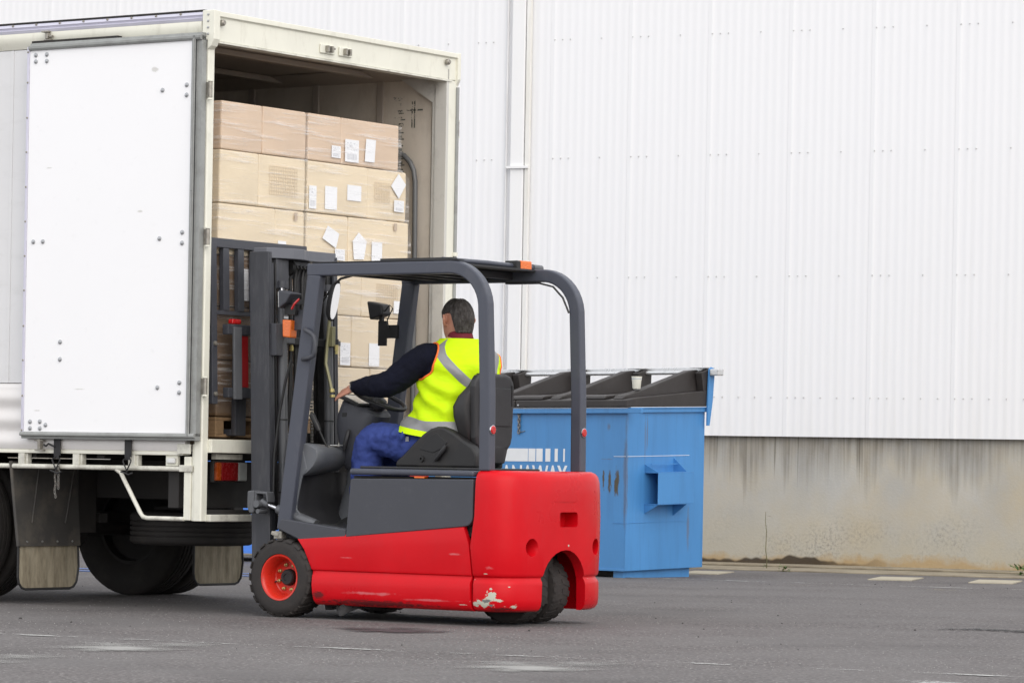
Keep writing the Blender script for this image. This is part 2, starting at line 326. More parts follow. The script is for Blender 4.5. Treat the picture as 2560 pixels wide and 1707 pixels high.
def mat_film():
    m = bpy.data.materials.new('stretch_film'); m.use_nodes = True; nt = m.node_tree; L = nt.links; nt.nodes.clear()
    o = _n(nt, 'ShaderNodeOutputMaterial'); mix = _n(nt, 'ShaderNodeMixShader'); tr = _n(nt, 'ShaderNodeBsdfTransparent'); gl = _n(nt, 'ShaderNodeBsdfPrincipled')
    gl.inputs['Base Color'].default_value = (.92,.91,.90,1); gl.inputs['Roughness'].default_value = .3
    tc = _n(nt, 'ShaderNodeTexCoord'); mp = _n(nt, 'ShaderNodeMapping'); mp.inputs['Scale'].default_value = (1.2,1.2,24); mp.inputs['Rotation'].default_value = (R(7),0,0)
    L.new(tc.outputs['Object'], mp.inputs[0]); nz = _n(nt, 'ShaderNodeTexNoise'); nz.inputs['Scale'].default_value = 1.5; nz.inputs['Detail'].default_value = 6; nz.inputs['Roughness'].default_value = .65
    L.new(mp.outputs[0], nz.inputs['Vector'])
    mr = _n(nt, 'ShaderNodeMapRange'); mr.inputs[1].default_value = .52; mr.inputs[2].default_value = .70; mr.inputs[3].default_value = .05; mr.inputs[4].default_value = .50; L.new(nz.outputs[0], mr.inputs[0])  # white streaks in the mix paint highlights and haze on the wrinkled film
    bp = _n(nt, 'ShaderNodeBump'); bp.inputs['Strength'].default_value = .5; bp.inputs['Distance'].default_value = .01; L.new(nz.outputs[0], bp.inputs['Height']); L.new(bp.outputs[0], gl.inputs['Normal'])
    L.new(mr.outputs[0], mix.inputs[0]); L.new(tr.outputs[0], mix.inputs[1]); L.new(gl.outputs[0], mix.inputs[2]); L.new(mix.outputs[0], o.inputs[0])
    return m
m_film = mat_film()

def mat_asphalt():
    m = M('old_asphalt', (.087,.078,.0755), .88, 0, .10, .35, (1,1,1), (.19,.178,.172), .35, .8, (1,1,1), 0)
    nt = m.node_tree; L = nt.links; p = nt.nodes['Principled BSDF']; tc = _n(nt, 'ShaderNodeTexCoord')
    src = p.inputs['Base Color'].links[0].from_socket
    def layer(src, scale, lo, hi, col, fac, det=2., vor=False):
        n = _n(nt, 'ShaderNodeTexVoronoi' if vor else 'ShaderNodeTexNoise'); n.inputs['Scale'].default_value = scale
        L.new(tc.outputs['Object'], n.inputs['Vector'])
        if not vor: n.inputs['Detail'].default_value = det
        mr = _n(nt, 'ShaderNodeMapRange'); mr.inputs[1].default_value = lo; mr.inputs[2].default_value = hi; mr.inputs[3].default_value = 0; mr.inputs[4].default_value = fac
        L.new(n.outputs[0], mr.inputs[0])
        mm = _n(nt, 'ShaderNodeMix', data_type='RGBA'); L.new(mr.outputs[0], mm.inputs[0]); L.new(src, mm.inputs[6]); mm.inputs[7].default_value = (*col, 1); return mm.outputs[2]
    src = layer(src, 46, .50, .64, (.24,.22,.215), .75)
    src = layer(src, 38, .54, .66, (.040,.036,.036), .75)
    src = layer(src, 17, .115, .05, (.62,.60,.57), .8, vor=True)
    src = layer(src, 11, .10, .06, (.03,.028,.028), .8, vor=True)
    src = layer(src, 9, .55, .75, (.20,.19,.185), .5, 5)
    src = layer(src, .6, .52, .66, (.070,.064,.063), .55, 7)
    src = layer(src, .9, .60, .40, (.15,.142,.138), .40, 8)
    L.new(src, p.inputs['Base Color'])
    n = _n(nt, 'ShaderNodeTexNoise'); n.inputs['Scale'].default_value = 70; n.inputs['Detail'].default_value = 3; L.new(tc.outputs['Object'], n.inputs['Vector'])
    b = _n(nt, 'ShaderNodeBump'); b.inputs['Strength'].default_value = .42; b.inputs['Distance'].default_value = .01; L.new(n.outputs[0], b.inputs['Height']); L.new(b.outputs[0], p.inputs['Normal'])
    return m
m_asph = mat_asphalt()

def mat_marking(name, col, cover, scale=30., edge=None, soft=.12):
    """worn paint or stain: breaks up by noise, thins toward the patch edge given by radii"""
    m = bpy.data.materials.new(name); m.use_nodes = True; nt = m.node_tree; L = nt.links; p = nt.nodes['Principled BSDF']; o = nt.nodes['Material Output']
    p.inputs['Base Color'].default_value = (*col, 1); p.inputs['Roughness'].default_value = .85
    tc = _n(nt, 'ShaderNodeTexCoord'); nz = _n(nt, 'ShaderNodeTexNoise'); nz.inputs['Scale'].default_value = scale; nz.inputs['Detail'].default_value = 8; nz.inputs['Roughness'].default_value = .75; L.new(tc.outputs['Object'], nz.inputs['Vector'])
    n2 = _n(nt, 'ShaderNodeTexNoise'); n2.inputs['Scale'].default_value = 2.2; n2.inputs['Detail'].default_value = 3; L.new(tc.outputs['Object'], n2.inputs['Vector'])
    ad = _n(nt, 'ShaderNodeMath', operation='ADD'); L.new(nz.outputs[0], ad.inputs[0]); L.new(n2.outputs[0], ad.inputs[1])
    last = ad.outputs[0]
    if edge:
        dv = _n(nt, 'ShaderNodeVectorMath', operation='DIVIDE'); L.new(tc.outputs['Object'], dv.inputs[0]); dv.inputs[1].default_value = (*edge, 1)
        ln = _n(nt, 'ShaderNodeVectorMath', operation='LENGTH'); L.new(dv.outputs[0], ln.inputs[0])
        pw = _n(nt, 'ShaderNodeMath', operation='POWER'); L.new(ln.outputs['Value'], pw.inputs[0]); pw.inputs[1].default_value = 2.5
        ml = _n(nt, 'ShaderNodeMath', operation='MULTIPLY_ADD'); L.new(pw.outputs[0], ml.inputs[0]); ml.inputs[1].default_value = -.42; L.new(last, ml.inputs[2]); last = ml.outputs[0]
    mr = _n(nt, 'ShaderNodeMapRange'); mr.inputs[1].default_value = 1.24-.46*cover; mr.inputs[2].default_value = 1.24-.46*cover+soft; L.new(last, mr.inputs[0])
    tr = _n(nt, 'ShaderNodeBsdfTransparent'); mx_ = _n(nt, 'ShaderNodeMixShader'); L.new(mr.outputs[0], mx_.inputs[0]); L.new(tr.outputs[0], mx_.inputs[1]); L.new(p.outputs[0], mx_.inputs[2]); L.new(mx_.outputs[0], o.inputs[0])
    return m
# ================================================================== GROUND
g = MB().grid(lambda u, v: (-90 + 180*u, -30 + 170*v, 0), 2, 2)
single('asphalt_yard', None, None, g, m_asph, (0, 0, 0), FG, kind='structure')
gs = MB().prism([(-26, -1.55), (20, -1.55), (20, .02), (-26, .02)], 'z', -.05, .012)
gs.prism([(-26, -.55), (20, -.55), (20, .02), (-26, .02)], 'z', .012, .030)
single('concrete_gutter', None, None, gs, m_gutter, (0, 0, 0), FW, kind='structure', bevel=.006)
for (x, y, w_) in ((1.72, 32.35, .34), (3.30, 31.50, .36), (4.1, 31.10, .36)):
    a = FG
    sb = MB().prism([(x-w_/2-.1, y-.42), (x+w_/2-.1, y-.5), (x+w_/2+.1, y+.35), (x-w_/2+.1, y+.45)], 'z', -.03, .008)
    single('pale_concrete_patch', None, None, sb, m_slab, (x, y, 0), FG, kind='structure')
def sheet(name, fr, cx, cy, hx, hy, mat, z=.004, rot=0):
    mb = MB().grid(lambda u, v: (cx + hx*(2*u-1), cy + hy*(2*v-1) + rot*hx*(2*u-1), z), 2, 2)
    return single(name, None, None, mb, mat, (cx, cy, 0), fr, kind='structure')
m_line  = mat_marking('worn_white_line', (.52,.52,.50), .60, 26)
m_line2 = mat_marking('very_worn_white_line', (.46,.46,.44), .50, 20)
m_worn  = mat_marking('worn_white_arrow', (.30,.295,.28), .84, 200, edge=(.46, .84), soft=.24)
m_worn2 = mat_marking('worn_white_arrow_fresh', (.60,.60,.58), .62, 30, edge=(.40, .26), soft=.16)
m_oil   = mat_marking('oil_stain', (.050,.034,.037), 1.15, 5, edge=(.36, .42), soft=.34)
m_tar   = mat_marking('tar_patch', (.04,.038,.038), .70, 26, edge=(.85, .34))
m_bline = mat_marking('blue_line_paint', (.10,.17,.40), .86, 20)
m_yline = mat_marking('worn_yellow_line', (.34,.30,.19), .42, 20)
m_crk   = mat_marking('asphalt_crack', (.05,.047,.045), .45, 20)
sheet('white_line', FW, 3.4, -4.69, 2.7, .030, m_line)
sheet('yellow_line', FW, 3.6, -5.3, .8, .028, m_yline)
sheet('white_line', FW, 4.6, -16.83, 9.0, .035, m_line2)
sheet('worn_arrow', FW, 4.45, -17.45, .48, .82, m_worn)
sheet('worn_arrow', FW, 6.69, -17.6, .48, .82, m_worn)
sheet('worn_arrow', FW, 8.60, -17.50, .42, .26, m_worn2)
sheet('worn_arrow', FW, 4.5, -18.9, .48, .6, m_worn)
sheet('oil_stain', FG, -.64, 19.95, .46, .50, m_oil, z=.0045)
sheet('tar_patch', FG, 3.05, 21.25, .75, .30, m_tar, z=.0045)
sheet('asphalt_crack', FG, 1.55, 21.35, .5, .03, m_crk, z=.0045)
sheet('blue_line', FG, -2.9, 30.05, 3.2, .10, m_bline, rot=-.42)
sheet('blue_line', FG, -2.9, 29.45, 3.2, .10, m_bline, z=.005, rot=-.42)
# loose grit, twigs and stone chips lying about
rs = random.Random(4); st = MB(); lt_ = MB()
for i in range(90):
    d = rs.uniform(17.2, 30); x = rs.uniform(-.15, .15)*d; r = rs.choice((.003, .004, .006, .010)) * rs.uniform(.6, 1.1)
    c = Vector((x, d, r*.5)); a = rs.random()*6
    st.hexa([c + Vector((math.cos(a+k*PI/2)*r*(1.2 if k % 2 else .9), math.sin(a+k*PI/2)*r, -r*.5)) for k in range(4)] + [c + Vector((math.cos(a+k*PI/2)*r*.6, math.sin(a+k*PI/2)*r*.5, r*rs.uniform(.2, .6))) for k in range(4)])
for i in range(2200):
    d = 16.6 + 9*rs.random()**1.5; x = rs.uniform(-.155, .155)*d; r = rs.choice((.0022, .003, .0036, .0045))
    c = Vector((x, d, 0)); a = rs.random()*6
    lt_.add([c + Vector((math.cos(a+k*2.094)*r, math.sin(a+k*2.094)*r, .0)) for k in range(3)] + [c + Vector((0, 0, r*rs.uniform(.5, 1.1)))], [(0, 1, 3), (1, 2, 3), (2, 0, 3)])
m_lstone = M('pale_aggregate', (.25,.24,.23), .8, 0, .3, 3)
single('pale_aggregate', None, None, lt_, m_lstone, (0, 20, 0), FG, kind='stuff')
single('stone_chips', None, None, st, m_stone, (0, 20, 0), FG, kind='stuff')

# ================================================================== WAREHOUSE
wh = Thing('warehouse', 'white corrugated steel warehouse on a stained concrete wall, behind the truck and bins', 'building', (0, 0, 0), FW)
pl = MB().box(-26, 20, .0, .25, -.2, 1.30)
wall_p = wh.part('concrete_wall', pl, m_plinth)
# stains with a shape of their own: dark runs below the sheeting, damp foot, mould blotches
def plinth_stains():
    nt = m_plinth.node_tree; L = nt.links; p = nt.nodes['Principled BSDF']; tc = _n(nt, 'ShaderNodeTexCoord')
    sp = _n(nt, 'ShaderNodeSeparateXYZ'); L.new(tc.outputs['Object'], sp.inputs[0])
    def ns(scale, st_, det=4):
        mp = _n(nt, 'ShaderNodeMapping'); mp.inputs['Scale'].default_value = st_; L.new(tc.outputs['Object'], mp.inputs[0])
        n = _n(nt, 'ShaderNodeTexNoise'); n.inputs['Scale'].default_value = scale; n.inputs['Detail'].default_value = det; n.inputs['Roughness'].default_value = .65; L.new(mp.outputs[0], n.inputs['Vector']); return n.outputs[0]
    def mr(s, a, b, c, d):
        n = _n(nt, 'ShaderNodeMapRange'); n.inputs[1].default_value = a; n.inputs[2].default_value = b; n.inputs[3].default_value = c; n.inputs[4].default_value = d; L.new(s, n.inputs[0]); return n.outputs[0]
    def mt(op, a, b):
        n = _n(nt, 'ShaderNodeMath', operation=op); L.new(a, n.inputs[0])
        if isinstance(b, (int, float)): n.inputs[1].default_value = b
        else: L.new(b, n.inputs[1])
        return n.outputs[0]
    src = p.inputs['Base Color'].links[0].from_socket
    def lay(src, f, col):
        mm = _n(nt, 'ShaderNodeMix', data_type='RGBA'); L.new(f, mm.inputs[0]); L.new(src, mm.inputs[6]); mm.inputs[7].default_value = (*col, 1); return mm.outputs[2]
    # warmer low down in mottled patches, greyer higher up
    src = lay(src, mt('MULTIPLY', mr(mt('ADD', sp.outputs['Z'], mr(ns(1.1, (1, 1, 1)), .3, .7, -.3, .3)), .15, .75, 1, 0), .45), (.43, .385, .28))
    # run-off: streaks of uneven length hanging from the sheeting
    length = mr(ns(2.0, (1.7, 1, .02), 8), .32, .70, .0, .68)
    down = mr(sp.outputs['Z'], .35, 1.26, .78, -.05)          # distance below the sheeting
    run = mr(mt('SUBTRACT', length, down), -.04, .26, 0, 1)
    fine = mr(ns(9, (3.4, 1, .05), 6), .36, .62, .35, 1)
    src = lay(src, mt('MULTIPLY', mt('MULTIPLY', run, fine), .75), (.15, .132, .105))
    thin = mr(ns(4.2, (2.8, 1, .03), 2), .64, .69, 0, 1)
    thr = mr(mt('SUBTRACT', length, mt('MULTIPLY', down, .62)), 0, .12, 0, .8)
    src = lay(src, mt('MULTIPLY', thin, thr), (.11, .095, .07))
    # mould speckle low on the wall and rust-brown foot
    sp1 = mt('MULTIPLY', mr(ns(34, (1, 1, 1), 9), .46, .64, 0, 1), mt('MULTIPLY', mr(ns(1.3, (1, 1, 1), 4), .45, .66, 0, .75), mr(sp.outputs['Z'], .25, .62, 1, 0)))
    src = lay(src, sp1, (.20, .195, .18))
    src = lay(src, mt('MULTIPLY', mr(mt('ADD', sp.outputs['Z'], mr(ns(3, (1, 1, 1), 5), .3, .7, -.07, .07)), .05, .13, 1, 0), .7), (.40, .26, .10))
    foot = mt('SUBTRACT', mr(ns(1.6, (1, 1, .1), 3), .35, .65, .03, .13), sp.outputs['Z'])
    src = lay(src, mt('MULTIPLY', mr(foot, 0, .02, 0, 1), mr(sp.outputs['X'], 1.2, 2.0, .95, .0)), (.045, .032, .020))
    # grey patches higher
    src = lay(src, mt('MULTIPLY', mr(ns(1.7, (1, 1, .5), 5), .5, .68, 0, .6), mr(sp.outputs['Z'], .4, .8, 0, 1)), (.36, .365, .36))
    L.new(src, p.inputs['Base Color'])
plinth_stains()
# cladding: one corrugated sheet every ten pitches, overlapping
P = .08337; NP = 10
def sheet_mb(x0):
    mb = MB(); nu = NP*8
    def pt(i, z):
        x = x0 + i*P/8 - P*.5; return (x, -.062 - .0014*math.cos(2*PI*(i/8 - .5)) - (.004 if i < 5 else 0), z)
    vs_ = [pt(i, z) for i in range(nu+6) for z in (1.235, 8.6)]
    n = nu+6
    mb.add(vs_, [(2*a, 2*a+2, 2*a+3, 2*a+1) for a in range(n-1)])
    return mb
X0 = -1.628
first = wh.part('cladding_sheet', sheet_mb(0), m_clad, smooth=80)
first.location = (X0 - 25*NP*P, 0, 0)
for k in range(-24, 26):
    c_ = wh.copy(first, 0, 0, 0); c_.location = (X0 + k*NP*P, 0, 0)
sc = MB()
def screw(x, z, y=-.073):
    r = .0075; n = 6
    sc.add([(x + r*math.cos(2*PI*j/n), y + .003, z + r*math.sin(2*PI*j/n)) for j in range(n)] + [(x + r*.5*math.cos(2*PI*j/n), y - .006, z + r*.5*math.sin(2*PI*j/n)) for j in range(n)],
           [(j, (j+1) % n, n+(j+1) % n, n+j) for j in range(n)] + [list(range(n, 2*n))])
for k in range(-16, 16):
    for z in (2.755, 3.92, 5.077, 6.235):
        for i in (0, 1, 2, 6): screw(X0 + (k*NP+i)*P, z)
    for i in (0, 1, 2, 4, 6, 8): screw(X0 + (k*NP+i)*P, 1.606)
m_screw = M('pale_screw', (.56,.56,.56), .5)
wh.part('roofing_screws', sc, m_screw, kind='stuff')
wh.part('cladding_backing', MB().box(-26, 20, .0, .22, 1.305, 8.55), m_under)
wh.part('roof', MB().box(-26.2, 20.2, -.25, 12, 8.6, 8.85), m_clad)
dp = wh.part('downpipe', MB().box(-2.075, -1.925, -.115, -.085, 1.0, 8.5), m_down, bevel=.012)
wh.part('pipe_bracket', MB().box(-2.10, -1.87, -.138, -.075, 3.825, 3.85), m_down, parent=dp)
wh.part('pipe_bracket', MB().box(-2.10, -1.87, -.138, -.075, 1.60, 1.625), m_down, parent=dp)
wh.part('flashing_strip', MB().box(-1.915, -1.865, -.115, -.075, 1.24, 8.5), m_strip, bevel=.006)
m_edge = M('grey_pipe_paint', (.70,.70,.70), .5)
wh.part('conduit', MB().tube([(-2.13, -.085, 1.24), (-2.13, -.085, 8.5)], .011, 8), m_edge, smooth=60)

# weeds by the wall
def weed(name, label, x, y, stem_h, n, seed, spread=.04, leaf=.03):
    rr = random.Random(seed); t = Thing(name, label, 'weed', (x, y, 0), FG)
    s = MB()
    for k in range(1 if stem_h > .3 else 3):
        dx = rr.uniform(-.02, .02)
        s.tube([(x+dx*j/4 + .006*math.sin(j*2.1), y, stem_h*j/6) for j in range(7)], [.005 - .0005*j for j in range(7)], 5)
    t.part('stem', s, m_stem)
    lf = MB()
    for k in range(n):
        a = rr.random()*6.3; z = rr.uniform(0.0, min(stem_h, .22)) if stem_h < .3 else rr.choice((rr.uniform(0, .08), rr.uniform(.2, stem_h)))
        L_ = leaf*rr.uniform(.6, 1.4) * (.5 if z > .12 and stem_h > .3 else 1); d_ = Vector((math.cos(a), math.sin(a), rr.uniform(-.1, .9))).normalized(); q = d_.cross(Vector((0, 0, 1))).normalized()
        o = Vector((x + rr.uniform(-1, 1)*spread, y + rr.uniform(-1, 1)*spread, z))
        lf.add([o, o + d_*L_*.5 + q*L_*.22, o + d_*L_, o + d_*L_*.5 - q*L_*.22], [(0, 1, 2, 3)])
    t.part('leaves', lf, m_weed, kind='stuff')
wx, wy = 2.36, 34.15
weed('weed', 'tall thin dry weed stalk growing from the gutter against the stained concrete wall', wx, 33.9, .53, 26, 3, .03, .03)
weed('weed', 'tiny leafy weed on the gutter beside the tall dry stalk', 2.46, 33.2, .05, 30, 5, .05, .04)
weed('weed', 'green leafy weed tuft on the gutter at the far right edge', 4.66, 33.0, .09, 110, 8, .13, .07)
# ================================================================== TRUCK (frame FT: X=0 rear face, Y=0 near side)
tk = Thing('box_truck', 'white box truck with its rear open and the near door folded against its side', 'truck', (0, 0, 0), FT)
XL = -7.0; WT = 2.47
tk.part('roof', MB().box(XL, -.05, .03, WT-.03, 3.50, 3.545), m_cream)
tk.part('ceiling', MB().box(XL, -.06, .07, WT-.07, 3.445, 3.495), m_ceil)
for i in range(5):
    tk.part('roof_bow', MB().box(-.62-.75*i, -.56-.75*i, .09, WT-.09, 3.405, 3.442), m_ceil, bevel=.006)
tk.part('ceiling_coving', MB().prism([(WT-.072, 3.44), (WT-.30, 3.44), (WT-.072, 3.385)], 'x', XL, -.1), m_ceil)
# near side: silver gutter rail with rivets, curved cant rail, panel, ribbed coving
rl = tk.part('gutter_rail', MB().prism([(-.03, 3.495), (-.034, 3.512), (-.022, 3.520), (-.03, 3.532), (-.022, 3.55), (.03, 3.552), (.03, 3.495)], 'x', XL, -.07), m_alu)
tk.part('roof_edge_trim', MB().box(XL, -.07, -.026, .03, 3.5535, 3.562), m_under)
rv = MB().lathe([(.008, 0), (.006, -.006), (.0, -.008)], (0, 0, 0), 'y', 8, cap=False)
rvo = tk.part('rivet', rv, m_hinge, parent=rl); rvo.location = (-.25, -.026, 3.543)
for i in range(1, 9): tk.copy(rvo, -.19*i, 0, 0)
cr = MB(); prof = [(.03, 3.400), (-.004, 3.400), (-.010, 3.412), (-.022, 3.43), (-.031, 3.455), (-.033, 3.475), (-.030, 3.494), (.03, 3.494)]
tk.part('cant_rail', cr.prism(prof, 'x', XL, -.085), m_cream, smooth=40)
tk.part('side_panel', MB().box(XL, -1.02, .0, .05, 1.36, 3.397), m_side)
for x in (-1.60, -2.8, -4.0):
    tk.part('panel_joint_strip', MB().box(x-.012, x+.012, -.004, -.0005, 1.36, 3.397), m_side)
cov = [(.05, 1.355), (-.004, 1.355), (-.008, 1.34)]
for i in range(37):
    z = 1.335 - i*.0105; cov.append((-.012 - .016*(.5-.5*math.cos((z-1.335)/.135*2*PI)), z))
cov += [(.05, cov[-1][1])]
tk.part('lower_side_coving', MB().prism(cov, 'x', XL, -.16), m_cove, smooth=50)
# sill beam below the door
tk.part('side_sill', MB().prism([(.05, 1.005), (-.012, 1.005), (-.012, .955), (-.02, .95), (-.02, .932), (.05, .932)], 'x', XL+.002, -.18), m_cream, bevel=.003)
tk.part('side_wall_inner', MB().box(XL+.003, -.07, .052, .068, 1.04, 3.44), m_ply)
tk.part('rear_side_panel', MB().box(-1.02, -.085, .0, .05, 1.36, 3.397), m_side)
# far side wall, lined with plywood, posts between sheets
for i, (a, b) in enumerate(((-.56, -.125), (-1.09, -.56), (-1.63, -1.09), (-2.9, -1.63), (-4.2, -2.9), (XL+.06, -4.2))):
    tk.part('lining_sheet', MB().box(a+.0255, b-.0255, WT-.078, WT-.062, 1.05, 3.43), m_ply)
for x in (-.56, -1.09, -1.63, -2.9, -4.2):
    tk.part('wall_post', MB().box(x-.025, x+.025, WT-.09, WT-.062, 1.05, 3.43), m_ceil, bevel=.003)
tk.part('far_side_wall', MB().box(XL, -.05, WT-.06, WT, .95, 3.495), m_cream)
tk.part('bulkhead', MB().box(XL, XL+.05, .07, WT-.07, 1.03, 3.44), m_ply)
tk.part('corner_gusset', MB().prism([(-.004, 1.04), (-.122, 1.04), (-.122, 3.235), (-.46, 3.445), (-.004, 3.445)], 'y', WT-.108, WT-.094), m_lining)
tb = [(-.60, WT-.12, 2.925), (-.47, WT-.12, 2.925), (-.40, WT-.12, 2.922), (-.335, WT-.12, 2.90), (-.285, WT-.12, 2.855), (-.255, WT-.12, 2.80), (-.242, WT-.12, 2.73), (-.235, WT-.12, 2.2), (-.232, WT-.12, 1.05)]
tk.part('drain_tube', MB().tube(tb, .0175, 10), m_dgrey, smooth=60)
# hand-sprayed black marks on the lining (illegible in the photograph)
mk = MB(); rr = random.Random(2)
for i in range(13):
    z = 3.27 - i*.042; w = rr.uniform(.02, .05)
    mk.box(-.41-w, -.41+w*.8, WT-.0795, WT-.0785, z, z+rr.uniform(.008, .016))
    mk.box(-.41+rr.uniform(-.05, .03), -.41+rr.uniform(.035, .05), WT-.0797, WT-.0787, z-.012, z-.004)
for x in (-.31, -.29): mk.box(x, x+.010, WT-.0795, WT-.0785, 3.08, 3.26)
mk.box(-.35, -.22, WT-.0795, WT-.0785, 3.19, 3.20)
m_mark = mat_marking('faded_black_marks', (.12,.13,.11), .60, 45)
tk.part('scrawled_marks', mk, m_mark)
# deck
tk.part('deck', MB().box(XL, -.05, .02, WT-.02, 1.0, 1.035), m_floor)
# rear frame
hd = tk.part('rear_header', MB().prism([(-.05, 3.378), (-.004, 3.378), (-.004, 3.515), (.004, 3.522), (.012, 3.522), (.012, 3.552), (-.05, 3.552)], 'y', -.012, WT-.004), m_cream, bevel=.003)
tk.part('header_lip', MB().box(-.075, .003, .03, WT-.07, 3.366, 3.3765), m_tray)
for (a, b, hooked) in ((1.005, 1.147, 1), (1.195, 1.322, 0)):
    lk = tk.part('lock_plate', MB().box(-.003, .008, a, b, 3.410, 3.466), m_cream, bevel=.004, parent=hd)
    c = (a+b)/2
    o = MB().box(.009, .035, c-.028, c-.012, 3.418, 3.458).box(.009, .035, c+.014, c+.030, 3.418, 3.458)
    if hooked: o.box(.009, .030, c+.03, c+.052, 3.436, 3.450)
    lb = tk.part('lock_keeper', o, m_hinge, parent=hd, bevel=.003)
    tk.part('keeper_recess', MB().box(.0085, .012, c-.012, c+.014, 3.420, 3.456), m_black, parent=hd)
for y in (.045, 2.335):
    tk.part('rubber_buffer', MB().lathe([(.012, 0), (.019, .006), (.019, .024), (.012, .032)], (-.002, y, 3.487), 'x', 12), m_hinge, parent=hd, smooth=40)
# corner castings
for (ya, yb, q) in ((-.036, .022, 0), (WT-.020, WT+.010, 1)):
    cc = tk.part('corner_plate', MB().prism([(-.075, 3.556), (.015, 3.556), (.015, 3.385), (-.005, 3.345), (-.035, 3.325), (-.035, 3.38), (-.075, 3.385)], 'y', ya, yb), m_cream, bevel=.004)
    if not q:
        r0 = tk.part('rivet', MB().lathe([(.008, 0), (.006, -.005), (.0, -.007)], (0, 0, 0), 'y', 8, cap=False), m_bolt, parent=cc); r0.location = (-.03, ya, 3.53)
        for i in range(1, 4): tk.copy(r0, 0, 0, -.038*i)
# posts
tk.part('rear_post', MB().prism([(-.092, .034), (-.092, -.022), (-.040, -.022), (-.034, -.016), (-.034, .034)], 'z', .545, 3.375), m_cream, bevel=.003)
tk.part('rear_post', MB().box(-.062, -.004, 2.375, WT, .56, 3.375), m_cream, bevel=.003)
tk.part('post_face', MB().box(-.092, -.003, WT-.12, WT-.095, 1.05, 3.375), m_lining, bevel=.002)
tk.part('lower_corner_leg', MB().box(-.172, -.118, -.018, .034, .548, .925), m_cream, bevel=.005)
tk.part('lower_corner_leg', MB().box(-.116, -.064, -.012, .030, .545, 1.0), m_cream, bevel=.005)
tk.part('leg_tie_plate', MB().box(-.20, -.10, -.030, -.019, .835, .875), m_tray, bevel=.003)
tk.part('leg_tie_plate', MB().box(-.215, -.115, -.034, -.021, .94, 1.0), m_tray, bevel=.003)
tk.part('rear_sill', MB().box(-.06, -.005, .035, 2.374, .950, 1.030), m_cream, bevel=.004)
tk.part('underrun_bar', MB().box(-.055, -.008, .035, 2.43, .543, .585), m_tray, bevel=.005)
tk.part('underrun_backing', MB().box(-.12, -.06, .035, 2.43, .588, .612), m_under)
# hinges
for (ys, zz) in ((-.022, (3.087, 2.221, 1.341)), (WT+.006, (3.07, 1.9))):
    hx = -.012 if ys < 0 else -.004
    for z in zz:
        h = tk.part('hinge', MB().lathe([(.013, -.048), (.013, .048)], (hx, ys-.006 if ys < 0 else ys, z), 'z', 12).box(hx-.045, hx, ys-.006 if ys < 0 else ys-.018, ys+.002 if ys < 0 else ys-.004, z-.045, z+.045), m_hinge, bevel=.002)
        tk.part('hinge_pin', MB().lathe([(.017, -.058), (.017, -.049)], (hx, ys-.006 if ys < 0 else ys, z), 'z', 12).lathe([(.017, .049), (.017, .056)], (hx, ys-.006 if ys < 0 else ys, z), 'z', 12), m_cream, parent=h)
# far door folded along the far side, its locking rod stands proud
fd = tk.part('far_door', MB().box(-1.40, -.04, WT+.045, WT+.085, 1.05, 3.36), m_white, bevel=.004)
tk.part('locking_rod', MB().tube([(.002, WT-.006, 1.06), (.002, WT-.006, 3.335)], .0125, 10), m_seal, smooth=60, parent=fd)
for z in (2.26, 1.5): tk.part('rod_collar', MB().lathe([(.019, -.012), (.019, .012)], (.002, WT-.006, z), 'z', 12), m_cream, parent=fd)

# near door, folded back flat along the side
dr = tk.part('open_door', MB().box(-1.392, -.110, -.075, -.040, 1.062, 3.378), m_white)
def tilt_top(mb): return mb
tk.part('edge_strip', MB().box(-1.412, -1.393, -.081, -.036, 1.045, 3.402), m_alu, parent=dr, bevel=.003)
tk.part('seal', MB().prism([(-.087, 3.379), (-.094, 3.39), (-.094, 3.403), (-.075, 3.409), (-.072, 3.423), (-.03, 3.423), (-.03, 3.379)], 'x', -1.392, -.043), m_seal, parent=dr, smooth=30, label='grey rubber seal along the top edge of the open door')
tk.part('seal', MB().prism([(-.087, 1.061), (-.094, 1.05), (-.094, 1.040), (-.075, 1.034), (-.072, 1.020), (-.03, 1.020), (-.03, 1.061)], 'x', -1.412, -.043), m_seal, parent=dr, smooth=30, label='grey rubber seal along the bottom edge of the open door')
tk.part('seal', MB().prism([(-.109, -.087), (-.096, -.094), (-.083, -.094), (-.076, -.077), (-.060, -.074), (-.043, -.072), (-.043, -.03), (-.109, -.03)], 'z', 1.045, 3.404), m_seal, parent=dr, smooth=30, label='grey rubber seal down the hinge edge of the open door')
tk.part('seal_groove', MB().box(-.0775, -.0715, -.0885, -.0865, 1.05, 3.39), m_black, parent=dr)
tk.part('seal_retainer', MB().box(-.093, -.087, -.0965, -.0945, 1.06, 3.38), m_steel, parent=dr)
tk.part('top_track', MB().box(-1.385, -.70, -.07, -.03, 3.4235, 3.437), m_under, parent=dr)
bl = MB().lathe([(.0145, .0), (.0135, -.004), (.008, -.006), (.0075, -.011), (.0, -.012)], (0, 0, 0), 'y', 14, cap=False)
pts = [(-1.355,3.35),(-1.266,3.35),(-1.354,3.311),(-1.265,3.31),(-.348,3.093),(-.163,3.117),(-.163,3.057),(-1.359+.01,2.215),(-1.272,2.215),(-.352,2.214),(-.178,2.247),(-.178,2.184),(-1.119,1.605),(-1.118,1.50),(-.348,1.331),(-.180,1.36),(-.180,1.302),(-1.350,1.122),(-1.350,1.082),(-1.271,1.123),(-1.270,1.082),(-1.225,1.103)]
b0 = None
for (x, z) in pts:
    x = min(x+.010, -.140)
    if b0 is None:
        b0 = tk.part('bolt', bl, m_bolt, parent=dr, smooth=50); b0.location = (x, -.0755, z); b00 = Vector(b0.location)
    else: tk.copy(b0, x-b00.x, 0, z-b00.z, parent=dr)
r0 = None
